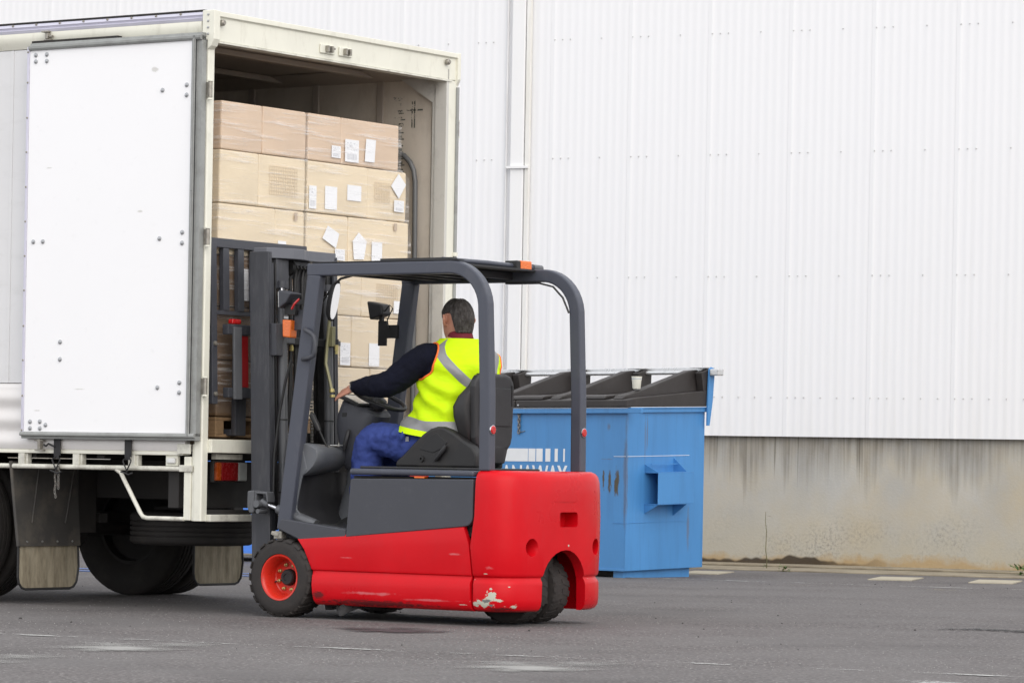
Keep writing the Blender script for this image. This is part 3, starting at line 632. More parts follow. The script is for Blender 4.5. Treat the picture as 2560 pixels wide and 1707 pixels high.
for z in (3.37, 3.185, 2.971, 2.762, 2.55, 2.34, 2.13, 1.921, 1.704, 1.496, 1.28, 1.07):
    if r0 is None:
        r0 = tk.part('rivet', MB().lathe([(.007, 0), (.005, -.004), (0, -.005)], (0, 0, 0), 'y', 8, cap=False), m_hinge, parent=dr); r0.location = (-1.4025, -.0815, z); z0 = z
    else: tk.copy(r0, 0, 0, z-z0)
# marks on the door: scuffs as thin smears
patch(m_white, [((-1.22, -.075, 2.66), (.03, .05, .004)), ((-.40, -.075, 3.22), (.03, .05, .02)), ((-.50, -.075, 2.38), (.028, .05, .007)), ((-.95, -.075, 1.32), (.05, .05, .004)), ((-1.28, -.075, 1.19), (.03, .05, .005))], (.66, .65, .63), .6, 22, .22, .25)
# latches
lt = tk.part('door_latch', MB().box(-1.30, -1.245, -.06, -.03, 3.4375, 3.447).box(-1.285, -1.262, -.065, -.035, 3.447, 3.486).box(-1.31, -1.255, -.072, -.04, 3.486, 3.497).box(-1.255, -1.235, -.062, -.04, 3.456, 3.47), m_hinge, bevel=.003)
lt2 = tk.part('door_latch', MB().box(-1.315, -1.245, -.065, -.035, 1.004, 1.012).box(-1.29, -1.268, -.065, -.035, .955, 1.019).box(-1.312, -1.245, -.065, -.035, .945, .955), m_hinge, bevel=.003)
tk.part('latch_hook', MB().tube([(-1.25, -.05, .985), (-1.23, -.052, .975), (-1.21, -.052, .99), (-1.16, -.052, .972)], .006, 6), m_black)
# strap hooks
for x in (-1.147, -.585):
    s = tk.part('load_strap', MB().box(x-.026, x+.026, -.045, -.039, .918, 1.02).box(x-.018, x+.018, -.048, -.046, .90, .935), m_strap)
    hk = [(x, -.046, .918), (x-.030, -.050, .898), (x-.030, -.052, .888), (x-.004, -.052, .842), (x-.004, -.05, .832), (x, -.05, .828), (x+.004, -.05, .832), (x+.004, -.052, .842), (x+.030, -.052, .888), (x+.030, -.050, .898)]
    tk.part('strap_hook', MB().tube(hk, .0045, 6, closed=True).tube([(x-.05, -.048, .828), (x-.02, -.05, .822), (x+.01, -.05, .812), (x+.04, -.046, .822)], .005, 6), m_black, parent=s)
# side tray rail
tk.part('tray_rail', MB().tube([(XL, -.012, .852), (-.17, -.012, .852)], .0155, 10), m_tray, smooth=60)
for i in range(7):
    x = -.57-.44*i; tk.part('rail_spacer', MB().box(x-.033, x+.018, -.02, .012, .863, .931).box(x+.018, x+.034, -.008, .03, .863, .931), m_tray, bevel=.003)
tk.part('side_lamp', MB().box(-.325, -.232, -.004, .02, .868, .932), m_cream, bevel=.004)
tk.part('side_lamp_lens', MB().box(-.305, -.24, -.024, -.004, .884, .916), m_clear, bevel=.006)
tk.part('side_brace', MB().tube([(-.700, -.012, .842), (-.665, -.012, .822), (-.505, -.012, .583), (-.485, -.012, .562), (-.455, -.012, .556), (-.17, -.012, .556)], .0135, 10), m_tray, smooth=60)
# little chain on the rail
ch = MB()
def link(ch, c, r, axis, w=.0028, ln=1.5):
    pts_ = []
    for j in range(10):
        a = 2*PI*j/10; u = math.cos(a)*r; v = math.sin(a)*r*ln
        pts_.append((c[0]+(u if axis == 0 else 0), c[1]+(u if axis == 1 else 0), c[2]+v))
    ch.tube(pts_, w, 5, closed=True)
for i in range(15): link(ch, (-1.165+.004*math.sin(i), -.034, .845-i*.0125), .006, i % 2, .0022)
for i in range(12): link(ch, (-1.138, -.036, .86-i*.0125), .006, (i+1) % 2, .0022)
tk.part('rail_chain', ch, m_chain)
# tail lamp cluster and plate
tl = tk.part('tail_lamp', MB().box(-.11, -.085, .150, .455, .775, .905), m_under, label='near tail lamp cluster with orange and red lenses', bevel=.004)
tk.part('orange_lens', MB().box(-.084, -.060, .155, .20, .785, .895), m_tailo, parent=tl, bevel=.006)
tk.part('red_lens', MB().box(-.084, -.060, .203, .36, .785, .895), m_taild, parent=tl, bevel=.006)
tk.part('reverse_lens', MB().box(-.084, -.062, .363, .445, .785, .895), m_seal, parent=tl, bevel=.006)
tk.part('lamp_cover_plate', MB().box(-.10, -.065, .15, .40, .912, .944), m_tray, parent=tl)
tl2 = tk.part('tail_lamp', MB().box(-.11, -.085, 2.02, 2.32, .775, .905), m_under, label='far tail lamp cluster behind the forklift')
tk.part('red_lens', MB().box(-.084, -.060, 2.03, 2.31, .785, .895), m_lampred, parent=tl2, bevel=.006)
# chassis
for y in (.80, 1.58): tk.part('chassis_rail', MB().box(XL, -.25, y, y+.09, .66, .90), m_under)
for i in range(12):
    tk.part('cross_member', MB().box(-.35-.55*i, -.29-.55*i, .04, WT-.04, .905, .985), m_under)
tk.part('rear_crossbeam', MB().box(-.34, -.26, .045, WT-.05, .62, .90), m_under)
tk.part('hanger_bracket', MB().box(-1.95, -1.55, .62, .79, .44, .85), m_under)
tk.part('rear_axle', MB().tube([(-2.25, .3, .47), (-2.25, 2.2, .47)], .07, 12).lathe([(.06, -.2), (.17, -.12), (.2, 0), (.17, .12), (.06, .2)], (-2.25, 1.22, .47), 'y', 16).box(-2.9, -1.55, .83, .90, .50, .56).box(-2.9, -1.55, 1.58, 1.65, .50, .56), m_under)
tk.part('fuel_tank', MB().prism([(-4.9, .38), (-3.6, .38), (-3.55, .43), (-3.55, .80), (-3.6, .85), (-4.9, .85)], 'y', .25, .75), m_under, bevel=.03)
def truck_tyre(cx, cy, cz, r, w, ax):
    h = w/2; n = []
    pr = [(r*.56, -h*.75), (r*.62, -h*.92), (r*.80, -h*1.0), (r*.93, -h*.96), (r*.985, -h*.84), (r, -h*.72)]
    for g_ in (-.44, -.15, .15, .44): pr += [(r, h*(g_-.055)), (r*.972, h*(g_-.03)), (r*.972, h*(g_+.03)), (r, h*(g_+.055))]
    pr += [(a, -b) for a, b in pr[:6][::-1]]
    return MB().lathe(pr, (cx, cy, cz), ax, 48, cap=False)
def hub(cx, cy, cz, r, w, ax):
    h = w/2; return MB().lathe([(r*.565, -h*.75), (r*.52, -h*.72), (r*.5, -h*.2), (r*.3, -h*.05), (r*.14, -h*.1), (r*.12, -h*.5), (.001, -h*.5)], (cx, cy, cz), ax, 32, cap=False).lathe([(r*.565, h*.75), (r*.5, h*.6), (r*.5, -h*.1), (.001, -h*.05)], (cx, cy, cz), ax, 32, cap=False)
for (y, w) in ((.17, .24), (.44, .24), (2.03, .24), (2.30, .24)):
    t_ = tk.part('wheel', truck_tyre(-2.25, y, .47, .47, w, 'y'), m_ttyre, smooth=40)
    tk.part('rim', hub(-2.25, y, .47, .47, w, 'y'), m_under, parent=t_, smooth=40)
for y in (.17, 2.30):
    t_ = tk.part('wheel', truck_tyre(-6.3, y, .47, .47, .24, 'y'), m_ttyre, smooth=40)
    tk.part('rim', hub(-6.3, y, .47, .47, .24, 'y'), m_guard, parent=t_, smooth=40)
sp_ = tk.part('spare_wheel', truck_tyre(-1.02, 1.10, .475, .392, .205, 'z'), m_ttyre, smooth=40)
tk.part('rim', hub(-1.02, 1.10, .475, .392, .205, 'z'), m_under, parent=sp_, smooth=40)
tk.part('spare_hanger', MB().tube([(-1.02, 1.1, .5), (-1.02, 1.1, .9)], .02, 8).box(-1.3, -.74, 1.06, 1.14, .59, .61), m_under)
# mudguards and mudflaps
def flap(y0, y1, x, z0, z1):
    w = y1-y0
    pts_ = [(y0, z1), (y1, z1), (y1+.01, (z0+z1)/2)] + [(y1-.07*(1-math.sin(a))+.0, z0+.075*(1-math.cos(a))) for a in (PI/2, PI/3, PI/6, 0)]
    pts_ += [(y0+.07*(1-math.sin(a)), z0+.075*(1-math.cos(a))) for a in (0, PI/6, PI/3, PI/2)]
    return pts_
for (y0, y1, x) in ((.075, .625, -1.555), (1.77, 2.27, -1.555)):
    o = flap(y0, y1, x, .092, .372)
    fl = tk.part('mudflap', MB().prism(o, 'x', x-.006, x), m_flap)
    rim_ = [(x+.001, p[0], p[1]) for p in o[1:]] + [(x+.001, o[0][0], o[0][1])]
    tk.part('flap_border', MB().tube(rim_, .008, 6), m_black, parent=fl)
    gd = tk.part('mudguard', MB().prism([(y0-.02, .358), (y1+.01, .358), (y1-.04, .88), (y0-.10, .88)], 'x', x+.004, x+.016), m_guard)
    tk.part('guard_rib', MB().tube([(x+.02, y0+.10, .50), (x+.02, y0+.16, .86)], .006, 6).tube([(x+.02, y1-.14, .50), (x+.02, y1-.06, .86)], .006, 6).tube([(x+.018, y0-.02, .36), (x+.018, y0-.10, .88)], .012, 6), m_guard, parent=gd)
    for i in range(4): tk.part('bolt', MB().lathe([(.008, 0), (.006, .006)], (x+.017, y0+.06+.14*i, .385), 'x', 6), m_steel, parent=gd)

# ================================================================== LOADS
def pallet(label, y0, y1, x0, x1, zb):
    t = Thing('pallet', label, 'pallet', ((x0+x1)/2, (y0+y1)/2, zb), FT, 'timber pallets under the cartons')
    n = 7; w = (x1-x0)/(n+.7)
    for i in range(n): xa = x0 + i*(x1-x0-w)/(n-1); t.part('deck_board', MB().box(xa, xa+w, y0, y1, zb+.10, zb+.12), m_pallet, bevel=.002)
    for y in (y0, (y0+y1)/2-.04, y1-.08): t.part('bearer', MB().box(x0, x1, y, y+.08, zb+.02, zb+.099), m_pallet, bevel=.002)
    for x in (x0, (x0+x1)/2-.05, x1-.1): t.part('base_board', MB().box(x, x+.1, y0, y1, zb, zb+.019), m_pallet, bevel=.002)
pallet('timber pallet on the forklift forks below the left carton stack', .235, 1.05, -1.10, -.145, 1.045)
pallet('timber pallet on the truck deck below the right carton stack', 1.085, 2.14, -1.10, -.145, 1.045)
TZ = [3.058, 2.765, 2.445, 2.135, 1.825, 1.505, 1.168]
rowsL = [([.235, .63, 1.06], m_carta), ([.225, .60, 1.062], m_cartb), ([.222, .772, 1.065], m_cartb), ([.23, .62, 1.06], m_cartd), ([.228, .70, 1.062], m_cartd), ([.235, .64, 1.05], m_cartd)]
rowsR = [([1.080, 1.417, 2.028], m_carta), ([1.082, 1.70, 2.120], m_cartb), ([1.086, 1.51, 2.148], m_cartb), ([1.085, 1.66, 2.152], m_cartc), ([1.09, 1.56, 2.150], m_cartc), ([1.085, 1.763, 2.13], m_cartc)]
ORD = ['topmost tier', 'second tier from the top', 'third tier from the top', 'fourth tier from the top', 'second tier from the bottom', 'bottom tier']
cart = {}
rr = random.Random(9)
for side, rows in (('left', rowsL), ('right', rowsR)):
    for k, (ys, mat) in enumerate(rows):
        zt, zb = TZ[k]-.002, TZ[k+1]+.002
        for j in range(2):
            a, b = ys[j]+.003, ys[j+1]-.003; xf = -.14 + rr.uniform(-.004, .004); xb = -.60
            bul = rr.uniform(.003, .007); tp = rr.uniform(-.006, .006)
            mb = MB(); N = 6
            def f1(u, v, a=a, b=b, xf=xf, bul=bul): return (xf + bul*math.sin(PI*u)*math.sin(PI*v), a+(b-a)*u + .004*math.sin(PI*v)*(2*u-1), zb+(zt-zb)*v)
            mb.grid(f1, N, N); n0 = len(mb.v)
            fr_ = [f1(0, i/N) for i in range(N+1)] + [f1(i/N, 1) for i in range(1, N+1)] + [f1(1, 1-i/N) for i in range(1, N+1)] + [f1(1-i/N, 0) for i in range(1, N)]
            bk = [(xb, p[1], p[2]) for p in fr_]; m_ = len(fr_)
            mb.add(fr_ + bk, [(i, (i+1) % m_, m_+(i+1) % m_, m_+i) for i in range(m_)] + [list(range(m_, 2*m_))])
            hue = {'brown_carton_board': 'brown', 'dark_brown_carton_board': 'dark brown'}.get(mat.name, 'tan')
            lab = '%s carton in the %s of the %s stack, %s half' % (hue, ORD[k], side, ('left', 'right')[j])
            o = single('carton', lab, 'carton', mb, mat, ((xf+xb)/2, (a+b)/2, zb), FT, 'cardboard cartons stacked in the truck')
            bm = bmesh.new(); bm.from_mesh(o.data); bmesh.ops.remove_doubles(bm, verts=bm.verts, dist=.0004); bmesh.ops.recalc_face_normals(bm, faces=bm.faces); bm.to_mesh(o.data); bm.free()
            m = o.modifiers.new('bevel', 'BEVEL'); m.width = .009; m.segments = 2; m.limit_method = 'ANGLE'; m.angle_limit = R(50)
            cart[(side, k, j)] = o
def on_carton(key, pts, mat, name='sticker', lift=.0105, label=None):
    o = cart[key]; base = FT.w(0, 0, 0)
    bx = Vector(((FT.X.dot(o.location-FT.o)), FT.Y.dot(o.location-FT.o), o.location.z))
    x = -.14+lift
    mb = MB().prism(pts, 'x', x-.0012, x)
    me = to_mesh(name, mb, bx); me.materials.append(mat); s = bpy.data.objects.new(name, me); COL.objects.link(s); s.parent = o
    if label: s['label'] = label
    return s
def rect(y0, z0, y1, z1, sk=0): return [(y0, z1), (y0+sk, z0), (y1+sk, z0), (y1, z1)]
S = on_carton
S(('right',0,0), rect(1.312, 2.799, 1.405, 2.874), m_stick)
S(('right',0,1), rect(1.45, 2.785, 1.592, 2.925, .0), m_stick)
S(('right',0,1), rect(1.668, 2.80, 1.77, 2.943, -.012), m_plain)
S(('right',1,0), rect(1.092, 2.468, 1.165, 2.610), m_stick)
S(('right',1,0), rect(1.252, 2.475, 1.375, 2.618), m_plain)
S(('right',1,0), rect(1.48, 2.545, 1.625, 2.642), m_plain)
S(('right',1,1), [(2.019, 2.750), (1.938, 2.667), (2.024, 2.592), (2.098, 2.685)], m_plain, label='white diamond sticker')
S(('right',1,1), rect(1.975, 2.507, 2.08, 2.580), m_stick)
S(('right',2,0), [(1.286, 2.374), (1.233, 2.292), (1.373, 2.238), (1.405, 2.33)], m_plain, label='white diamond sticker')
S(('right',2,0), rect(1.365, 2.165, 1.465, 2.235), m_stick)
S(('right',2,1), [(1.607, 2.351), (1.545, 2.295), (1.56, 2.18), (1.665, 2.185), (1.692, 2.300)], m_plain, label='white diamond sticker')
S(('right',2,1), rect(1.745, 2.155, 1.855, 2.302), m_plain)
S(('right',4,0), rect(1.435, 1.515, 1.54, 1.655), m_stick)
S(('right',4,1), rect(1.735, 1.518, 1.845, 1.662), m_plain)
S(('left',3,0), rect(.44, 1.87, .56, 2.06), m_plain)
S(('right',3,1), rect(1.99, 1.86, 2.06, 1.94), m_plain)
S(('left',2,1), rect(.79, 2.18, .87, 2.25), m_plain)
# printed grids on two cartons
def printed(key, y0, z0, y1, z1, ny, nz):
    pm = M('faded_carton_print', (.68,.57,.42), .7)
    mb = MB(); x = -.14+.0095
    for i in range(ny+1): y = y0+(y1-y0)*i/ny; mb.box(x-.001, x, y-.0012, y+.0012, z0, z1)
    for i in range(nz+1): z = z0+(z1-z0)*i/nz; mb.box(x-.001, x+.0003, y0, y1, z-.0012, z+.0012)
    o = cart[key]; bx = Vector(((FT.X.dot(o.location-FT.o)), FT.Y.dot(o.location-FT.o), o.location.z))
    me = to_mesh('printed_grid', mb, bx); me.materials.append(pm); s = bpy.data.objects.new('printed_grid', me); COL.objects.link(s); s.parent = o
printed(('right',3,1), 1.81, 1.895, 2.03, 2.04, 10, 9)
printed(('left',1,1), .70, 2.53, .97, 2.70, 12, 8)
printed(('right',1,1), 1.77, 2.56, 1.93, 2.68, 9, 7)
# tapes
for key, y in ((('left',2,1), .95), (('right',2,1), 1.98)):
    o = cart[key]; k = key[1]; S(key, rect(y, TZ[k]-.06 if k == 2 else TZ[k+1]+.03, y+.03, TZ[k]-.012), m_tapeb, 'packing_tape', .0100)
# stretch film round each load
def film(label, rows, y_of, lean):
    mb = MB(); N = 28
    def ring(z, dz):
        k = min(5, max(0, sum(1 for t in TZ[1:] if z < t))); ys = rows[k][0]
        e = .010; x1 = -.14+.013+.002*math.sin(z*31); x0 = -.615
        return [(x1, ys[0]-e, z), (x1, ys[-1]+e, z), (x0, ys[-1]+e, z), (x0, ys[0]-e, z)]
    rg = [ring(1.19 + (3.05-1.19)*i/N, 0) for i in range(N+1)]
    mb.rings(rg, False, False)
    return single('stretch_film', label, 'stretch film', mb, m_film, (-.37, (rows[0][0][0]+rows[0][0][-1])/2, 1.17), FT, 'clear film wrapped round the loads')
film('clear stretch film wrapped round the left carton stack', rowsL, None, 0)
film('clear stretch film wrapped round the right carton stack', rowsR, None, 0)
# ================================================================== FORKLIFT (same frame FT)
FC = .58        # centre line
fk = Thing('forklift', 'red and dark grey three-wheel electric forklift loading the truck', 'forklift', (1.2, FC, 0), FT)
def my(y): return 2*FC - y
def lug_tyre(cx, cy, cz, r, w, n, rimr, side, lug=1.0):
    """lathe casing plus chunky lugs"""
    h = w/2
    pr = [(rimr, -h*.80), (rimr*1.04, -h*.97), (r*.78, -h), (r*.90, -h*.93), (r*.955, -h*.80), (r*.965, -h*.3), (r*.965, h*.3), (r*.955, h*.80), (r*.90, h*.93), (r*.78, h), (rimr*1.04, h*.97), (rimr, h*.80)]
    mb = MB().lathe(pr, (cx, cy, cz), 'y', 48, cap=False)
    for i in range(n):
        for sgn in (-1, 1):
            a0 = 2*PI*(i + (0 if sgn < 0 else .5))/n; d = .30*2*PI/n
            P8 = []
            for rr_, yy0, yy1, tw in ((r*.93, -.02, 1.0, 0), (r*lug, -.02, .90, 0)):
                for (yv, aa) in ((yy0, a0+.35*2*PI/n-d), (yy0, a0+.35*2*PI/n+d), (yy1, a0+d), (yy1, a0-d)):
                    q = rr_ if yv != yy1 or rr_ < r*.95 else rr_*.985
                    P8.append((cx+q*math.cos(aa), cy+sgn*yv*h, cz+q*math.sin(aa)))
            mb.hexa(P8)
    return mb
def front_wheel(yc, sgn, label):
    R_ = .231; w = .185; h = w/2
    t = fk.part('wheel', lug_tyre(.515, yc, R_, R_, w, 20, .133, sgn), m_tyre, smooth=35, label=label)
    s = sgn
    rim = MB().lathe([(.131, s*h*.72), (.139, s*h*.86), (.134, s*h*.95), (.125, s*h*.93), (.114, s*h*.78), (.108, s*h*.35), (.104, -s*h*.1), (.098, -s*h*.16), (.05, -s*h*.16), (.05, -s*h*.3)], (.515, yc, R_), 'y', 40, cap=False)
    r_ = fk.part('rim', rim, m_rim, parent=t, smooth=40)
    fk.part('hub_cap', MB().lathe([(.047, -s*h*.22), (.047, s*h*.10), (.040, s*h*.20), (.022, s*h*.2), (.020, s*h*.14), (.001, s*h*.14)], (.515, yc, R_), 'y', 24, cap=False), m_black, parent=t, smooth=35)
    nb = None
    for i in range(8):
        a = 2*PI*i/8+.3
        if nb is None:
            nb = fk.part('wheel_nut', MB().lathe([(.013, 0), (.011, s*.014), (.006, s*.016), (.006, s*.024), (.0, s*.025)], (0, 0, 0), 'y', 6, cap=False), m_brass, parent=t)
            nb.location = (.515+.075*math.cos(a), yc-s*h*.16, R_+.075*math.sin(a)); base = Vector(nb.location); ba = a
        else: fk.copy(nb, .075*(math.cos(a)-math.cos(ba)), 0, .075*(math.sin(a)-math.sin(ba)), parent=t)
    fk.part('valve_stem', MB().tube([(.515-.055, yc-s*h*.1, R_-.02), (.515-.095, yc+s*h*.05, R_-.03)], .0045, 6), m_black, parent=t)
front_wheel(.03+.0925, -1, 'near front wheel with red rim and worn lug tyre')
front_wheel(my(.03+.0925), 1, 'far front wheel')
WX = 1.872
for yc in (.46, .685):
    t = fk.part('wheel', lug_tyre(WX, yc, .203, .203, .16, 22, .105, -1, .984), m_tyre, smooth=35, label='rear steering wheel')
    fk.part('rim', MB().lathe([(.104, -.066), (.11, -.076), (.10, -.076), (.095, -.03), (.05, -.02), (.001, -.02)], (WX, yc, .203), 'y', 32, cap=False), m_rim, parent=t, smooth=40)
fk.part('drive_axle', MB().box(.40, .66, .22, .94, .10, .40), m_under, bevel=.01)
fk.part('steer_bogie', MB().box(1.80, 2.02, .54, .65, .12, .45).lathe([(.05, 0), (.05, .25)], (1.92, .595, .42), 'z', 16), m_under)
fk.part('chassis_plate', MB().box(.75, 1.80, .12, 1.04, .12, .50), m_under)

# --- red sill panels with a pressed fold
def sill(sgn):
    zs = [.468, .455, .40, .30, .285, .278, .262, .245, .20, .14, .11, .092, .082]
    dy = [.010, .004, .002, .000, .002, .012, .006, -.006, -.010, -.009, -.003, .010, .030]
    def xs(z): # front edge follows the wheel arch
        pts_ = [(.52, .629), (.46, .631), (.43, .655), (.40, .682), (.36, .710), (.32, .728), (.28, .742), (.25, .750), (.235, .751), (.20, .750), (.14, .756), (.08, .768)]
        for (a, b), (c, d) in zip(pts_, pts_[1:]):
            if a >= z >= c: return b + (d-b)*(a-z)/(a-c)
        return pts_[0][1]
    def xe(z):
        pts_ = [(.60, 1.80), (.552, 1.812), (.47, 1.845), (.40, 1.868), (.275, 1.871), (.25, 1.868), (.10, 1.873), (.05, 1.885)]
        for (a, b), (c, d) in zip(pts_, pts_[1:]):
            if a >= z >= c: return b + (d-b)*(a-z)/(a-c)
        return pts_[-1][1]
    NU = 30; mb = MB(); vs_ = []
    for zi, z in enumerate(zs):
        for i in range(NU+1):
            u = i/NU
            zz = z
            if zi <= 1: zz = z + (.552-.462)*u*1.0 + (.0 if zi == 0 else 0)
            elif zi == 2: zz = z + .06*u
            x = xs(min(z, .46)) + (xe(zz) - xs(min(z, .46)))*u
            y = .050 + dy[zi]
            vs_.append((x, y, zz))
    n = NU+1; outer = len(vs_)
    inner = [(x, y+.03, z) for x, y, z in vs_]
    K = len(zs); fs = []
    for a in range(K-1):
        for b in range(NU): fs.append((a*n+b, a*n+b+1, (a+1)*n+b+1, (a+1)*n+b))
    fs2 = [tuple(i+outer for i in f[::-1]) for f in fs]
    edge = [i for i in range(n)] + [a*n+NU for a in range(1, K)] + [(K-1)*n+b for b in range(NU-1, -1, -1)] + [a*n for a in range(K-2, 0, -1)]
    fe = [(edge[i], edge[(i+1) % len(edge)], edge[(i+1) % len(edge)]+outer, edge[i]+outer) for i in range(len(edge))]
    mb.add(vs_+inner, fs+fs2+fe)
    if sgn > 0: mb.mirror_y(FC)
    return mb
fk.part('side_sill_panel', sill(-1), m_red, smooth=32, label='near red sill panel with scuffs')
fk.part('side_sill_panel', sill(1), m_red, smooth=32, label='far red sill panel')
# --- battery side doors
bp = [(.982, .478), (1.010, .806), (1.018, .815), (1.872, .824), (1.872, .612), (1.867, .588), (1.855, .572), (1.840, .562), (1.82, .558), (1.80, .5555)]
fk.part('battery_door', MB().prism(bp, 'y', .052, .085), m_grey, bevel=.005, label='near dark grey battery door')
fk.part('battery_door', MB().prism(bp, 'y', my(.085), my(.052)), m_grey, bevel=.005, label='far dark grey battery door')
fk.part('battery_box', MB().box(1.0, 1.865, .10, 1.06, .50, .832), m_under)
fk.part('orange_catch', MB().box(1.46, 1.53, .056, .09, .8255, .8335), m_lampor)
hood = fk.part('hood', MB().box(1.0, 1.873, .050, 1.11, .838, .874), m_guardp, bevel=.014, seg=3)
hood2 = fk.part('hood_deck', MB().box(1.03, 1.72, .11, .95, .8745, .888), m_plasd, bevel=.01)
# --- counterweight: plan profile swept in height, then openings cut
def cwt():
    def plan(hw, x0, xb, rc, n=10):      # half plan outline from the near side round the back
        pts_ = [(x0, -hw)]
        # side slightly bulged, big corner, bowed back
        ctrl = [(1.95, -hw), (2.00, -hw+.010), (2.055, -hw+.040), (2.100, -hw+.100), (2.127, -hw+.185), (2.143, -hw+.32)]
        pts_ += [(x0+.03, -hw)] + ctrl + [(xb, 0)]
        pts_ += [(x, -y) for x, y in pts_[:-1][::-1]]
        return pts_
    rings = []
    levels = [(.082, -.045, .0), (.092, -.02, 0), (.115, -.004, 0), (.15, 0, 0), (.235, 0, 0), (.250, -.004, 0), (.268, -.018, 0), (.276, -.018, 0), (.282, -.006, 0), (.30, -.001, 0), (.45, .003, 0), (.62, .004, 0), (.75, .0, 0), (.815, -.004, 0), (.845, -.012, 0), (.865, -.028, 0), (.876, -.055, 0)]
    seam = lambda z: .005 + 1.883 if z > .555 else (1.828 + (.555-z)/(.555-.40)*.050 if z > .40 else 1.879 if z > .25 else 1.884)
    for z, ins, _ in levels:
        pp = plan(.531+ins, 1.885, 2.150+ins, .1)
        rg = []
        for i, (x, y) in enumerate(pp):
            xx = x
            if i in (0, len(pp)-1): xx = seam(z)
            elif i in (1, len(pp)-2): xx = seam(z)+.03
            else: xx = x + ins*.8*(x-1.9)/.28 if x < xb_ else x
            rg.append((xx, FC+y, z))
        rings.append(rg)
    return MB().rings(rings)
xb_ = 9
cw = fk.part('counterweight', cwt(), m_red, label='red cast counterweight with chipped paint')
sub = cw.modifiers.new('bevel', 'BEVEL'); sub.width = .006; sub.segments = 2; sub.limit_method = 'ANGLE'; sub.angle_limit = R(30)
apply_mods(cw)
off = fk.b
# rear wheel arch
ar = []
for i in range(15):
    a = PI*i/14; ar.append((FC + .005 + .222*math.cos(a)*(1.0 if abs(math.cos(a)) > 0 else 1), .225 + .205*math.sin(a)))
ar = [(FC+.232, .02)] + ar + [(FC-.222, .02)]
cut(cw, MB().prism(ar, 'x', 1.60, 2.4), off)
cut(cw, MB().box(1.70, 2.08, FC-.34, FC+.34, .02, .42), off)
# drawbar slot, round recesses
def rrect(y0, y1, z0, z1, r=.018):
    o = []
    for cy_, cz_, a0 in ((y1-r, z1-r, 0), (y0+r, z1-r, 90), (y0+r, z0+r, 180), (y1-r, z0+r, 270)):
        for k in range(4): a = R(a0+30*k); o.append((cy_+r*math.cos(a), cz_+r*math.sin(a)))
    return o
cut(cw, MB().prism(rrect(.515, .705, .560, .645), 'x', 2.06, 2.4), off)
cut(cw, MB().prism(rrect(.545, .665, .573, .632), 'x', 1.95, 2.07), off)
for yc in (.268, .940):
    sgn = -1 if yc < FC else 1
    cut(cw, MB().lathe([(.036, -.16), (.040, -.012), (.052, .03), (.09, .12)], (2.112-.006, yc, .445), 'x', 24), off)
cut(cw, MB().box(2.145, 2.3, .43, .86, .702, .7045), off)
cw.data.polygons.foreach_set('use_smooth', [True]*len(cw.data.polygons)); cw.data.set_sharp_from_angle(angle=R(38))
fk.part('tow_pin', MB().tube([(2.08, FC+.03, .565), (2.08, FC+.03, .66)], .014, 10), m_red, smooth=60)
def o2(x, y, z): return (x-fk.b[0], y-fk.b[1], z)
patch(m_red, [(o2(1.955, .05, .130), (.11, .10, .030)), (o2(2.00, .05, .165), (.050, .10, .050)), (o2(2.04, .06, .150), (.05, .08, .018)), (o2(2.10, .10, .112), (.05, .10, .022)), (o2(2.00, .05, .212), (.015, .08, .012)), (o2(1.98, .04, .195), (.014, .08, .014)), (o2(2.09, .1, .225), (.018, .06, .007)), (o2(2.125, .16, .226), (.012, .05, .007)), (o2(2.13, .20, .262), (.012, .05, .008)), (o2(1.965, .04, .296), (.022, .08, .004)), (o2(2.150, .61, .455), (.05, .013, .013)), (o2(1.82, .05, .118), (.06, .08, .005)), (o2(2.08, 1.03, .115), (.05, .04, .012)), (o2(2.14, .86, .265), (.05, .01, .008)), (o2(1.89, .04, .262), (.01, .08, .006))], (.50, .51, .42), .7, 26, .46, .05, (1, 1, 1.3))
patch(m_red, [(o2(1.99, .04, .33), (.03, .1, .012)), (o2(1.15, .05, .16), (.25, .08, .012)), (o2(1.6, .05, .135), (.22, .08, .008)), (o2(1.75, .05, .40), (.05, .08, .008)), (o2(1.0, .05, .36), (.05, .08, .006))], (.60, .12, .13), .45, 14, .36, .3, (1, 1, 2))

patch(m_red, [(o2(1.2, .05, .105), (.5, .08, .022)), (o2(.80, .05, .14), (.06, .08, .03)), (o2(2.05, .1, .10), (.12, .1, .012))], (.14, .012, .014), .6, 30, .34, .22, (1, 1, 4))
patch(m_red, [(o2(1.975, .04, .145), (.05, .08, .016)), (o2(2.0, .04, .12), (.03, .08, .012))], (.16, .165, .16), .5, 40, .42, .08)
# --- step / lower front
fk.part('step_side', MB().prism([(.478, .515), (.503, .567), (.52, .572), (.978, .523), (.978, .470), (.70, .452), (.652, .450)], 'y', .055, .10), m_grey, bevel=.006, label='near dark grey step edge')
fk.part('step_side', MB().prism([(.478, .515), (.503, .567), (.52, .572), (.978, .523), (.978, .470), (.70, .452), (.652, .450)], 'y', my(.10), my(.055)), m_grey, bevel=.006, label='far dark grey step edge')
fk.part('floor_plate', MB().prism([(.50, .540), (.985, .500), (.985, .485), (.50, .50)], 'y', .102, my(.102)), m_plasd)
fk.part('floor_mat', MB().prism([(.575, .545), (.70, .552), (.97, .522), (.97, .510), (.575, .528)], 'y', .15, my(.15)), m_plasd, bevel=.01)
fk.part('step_pad', MB().box(.44, .50, .07, .12, .452, .50).prism([(.42, .478), (.475, .462), (.48, .485), (.43, .502)], 'y', .065, .10), m_hinge, bevel=.006)
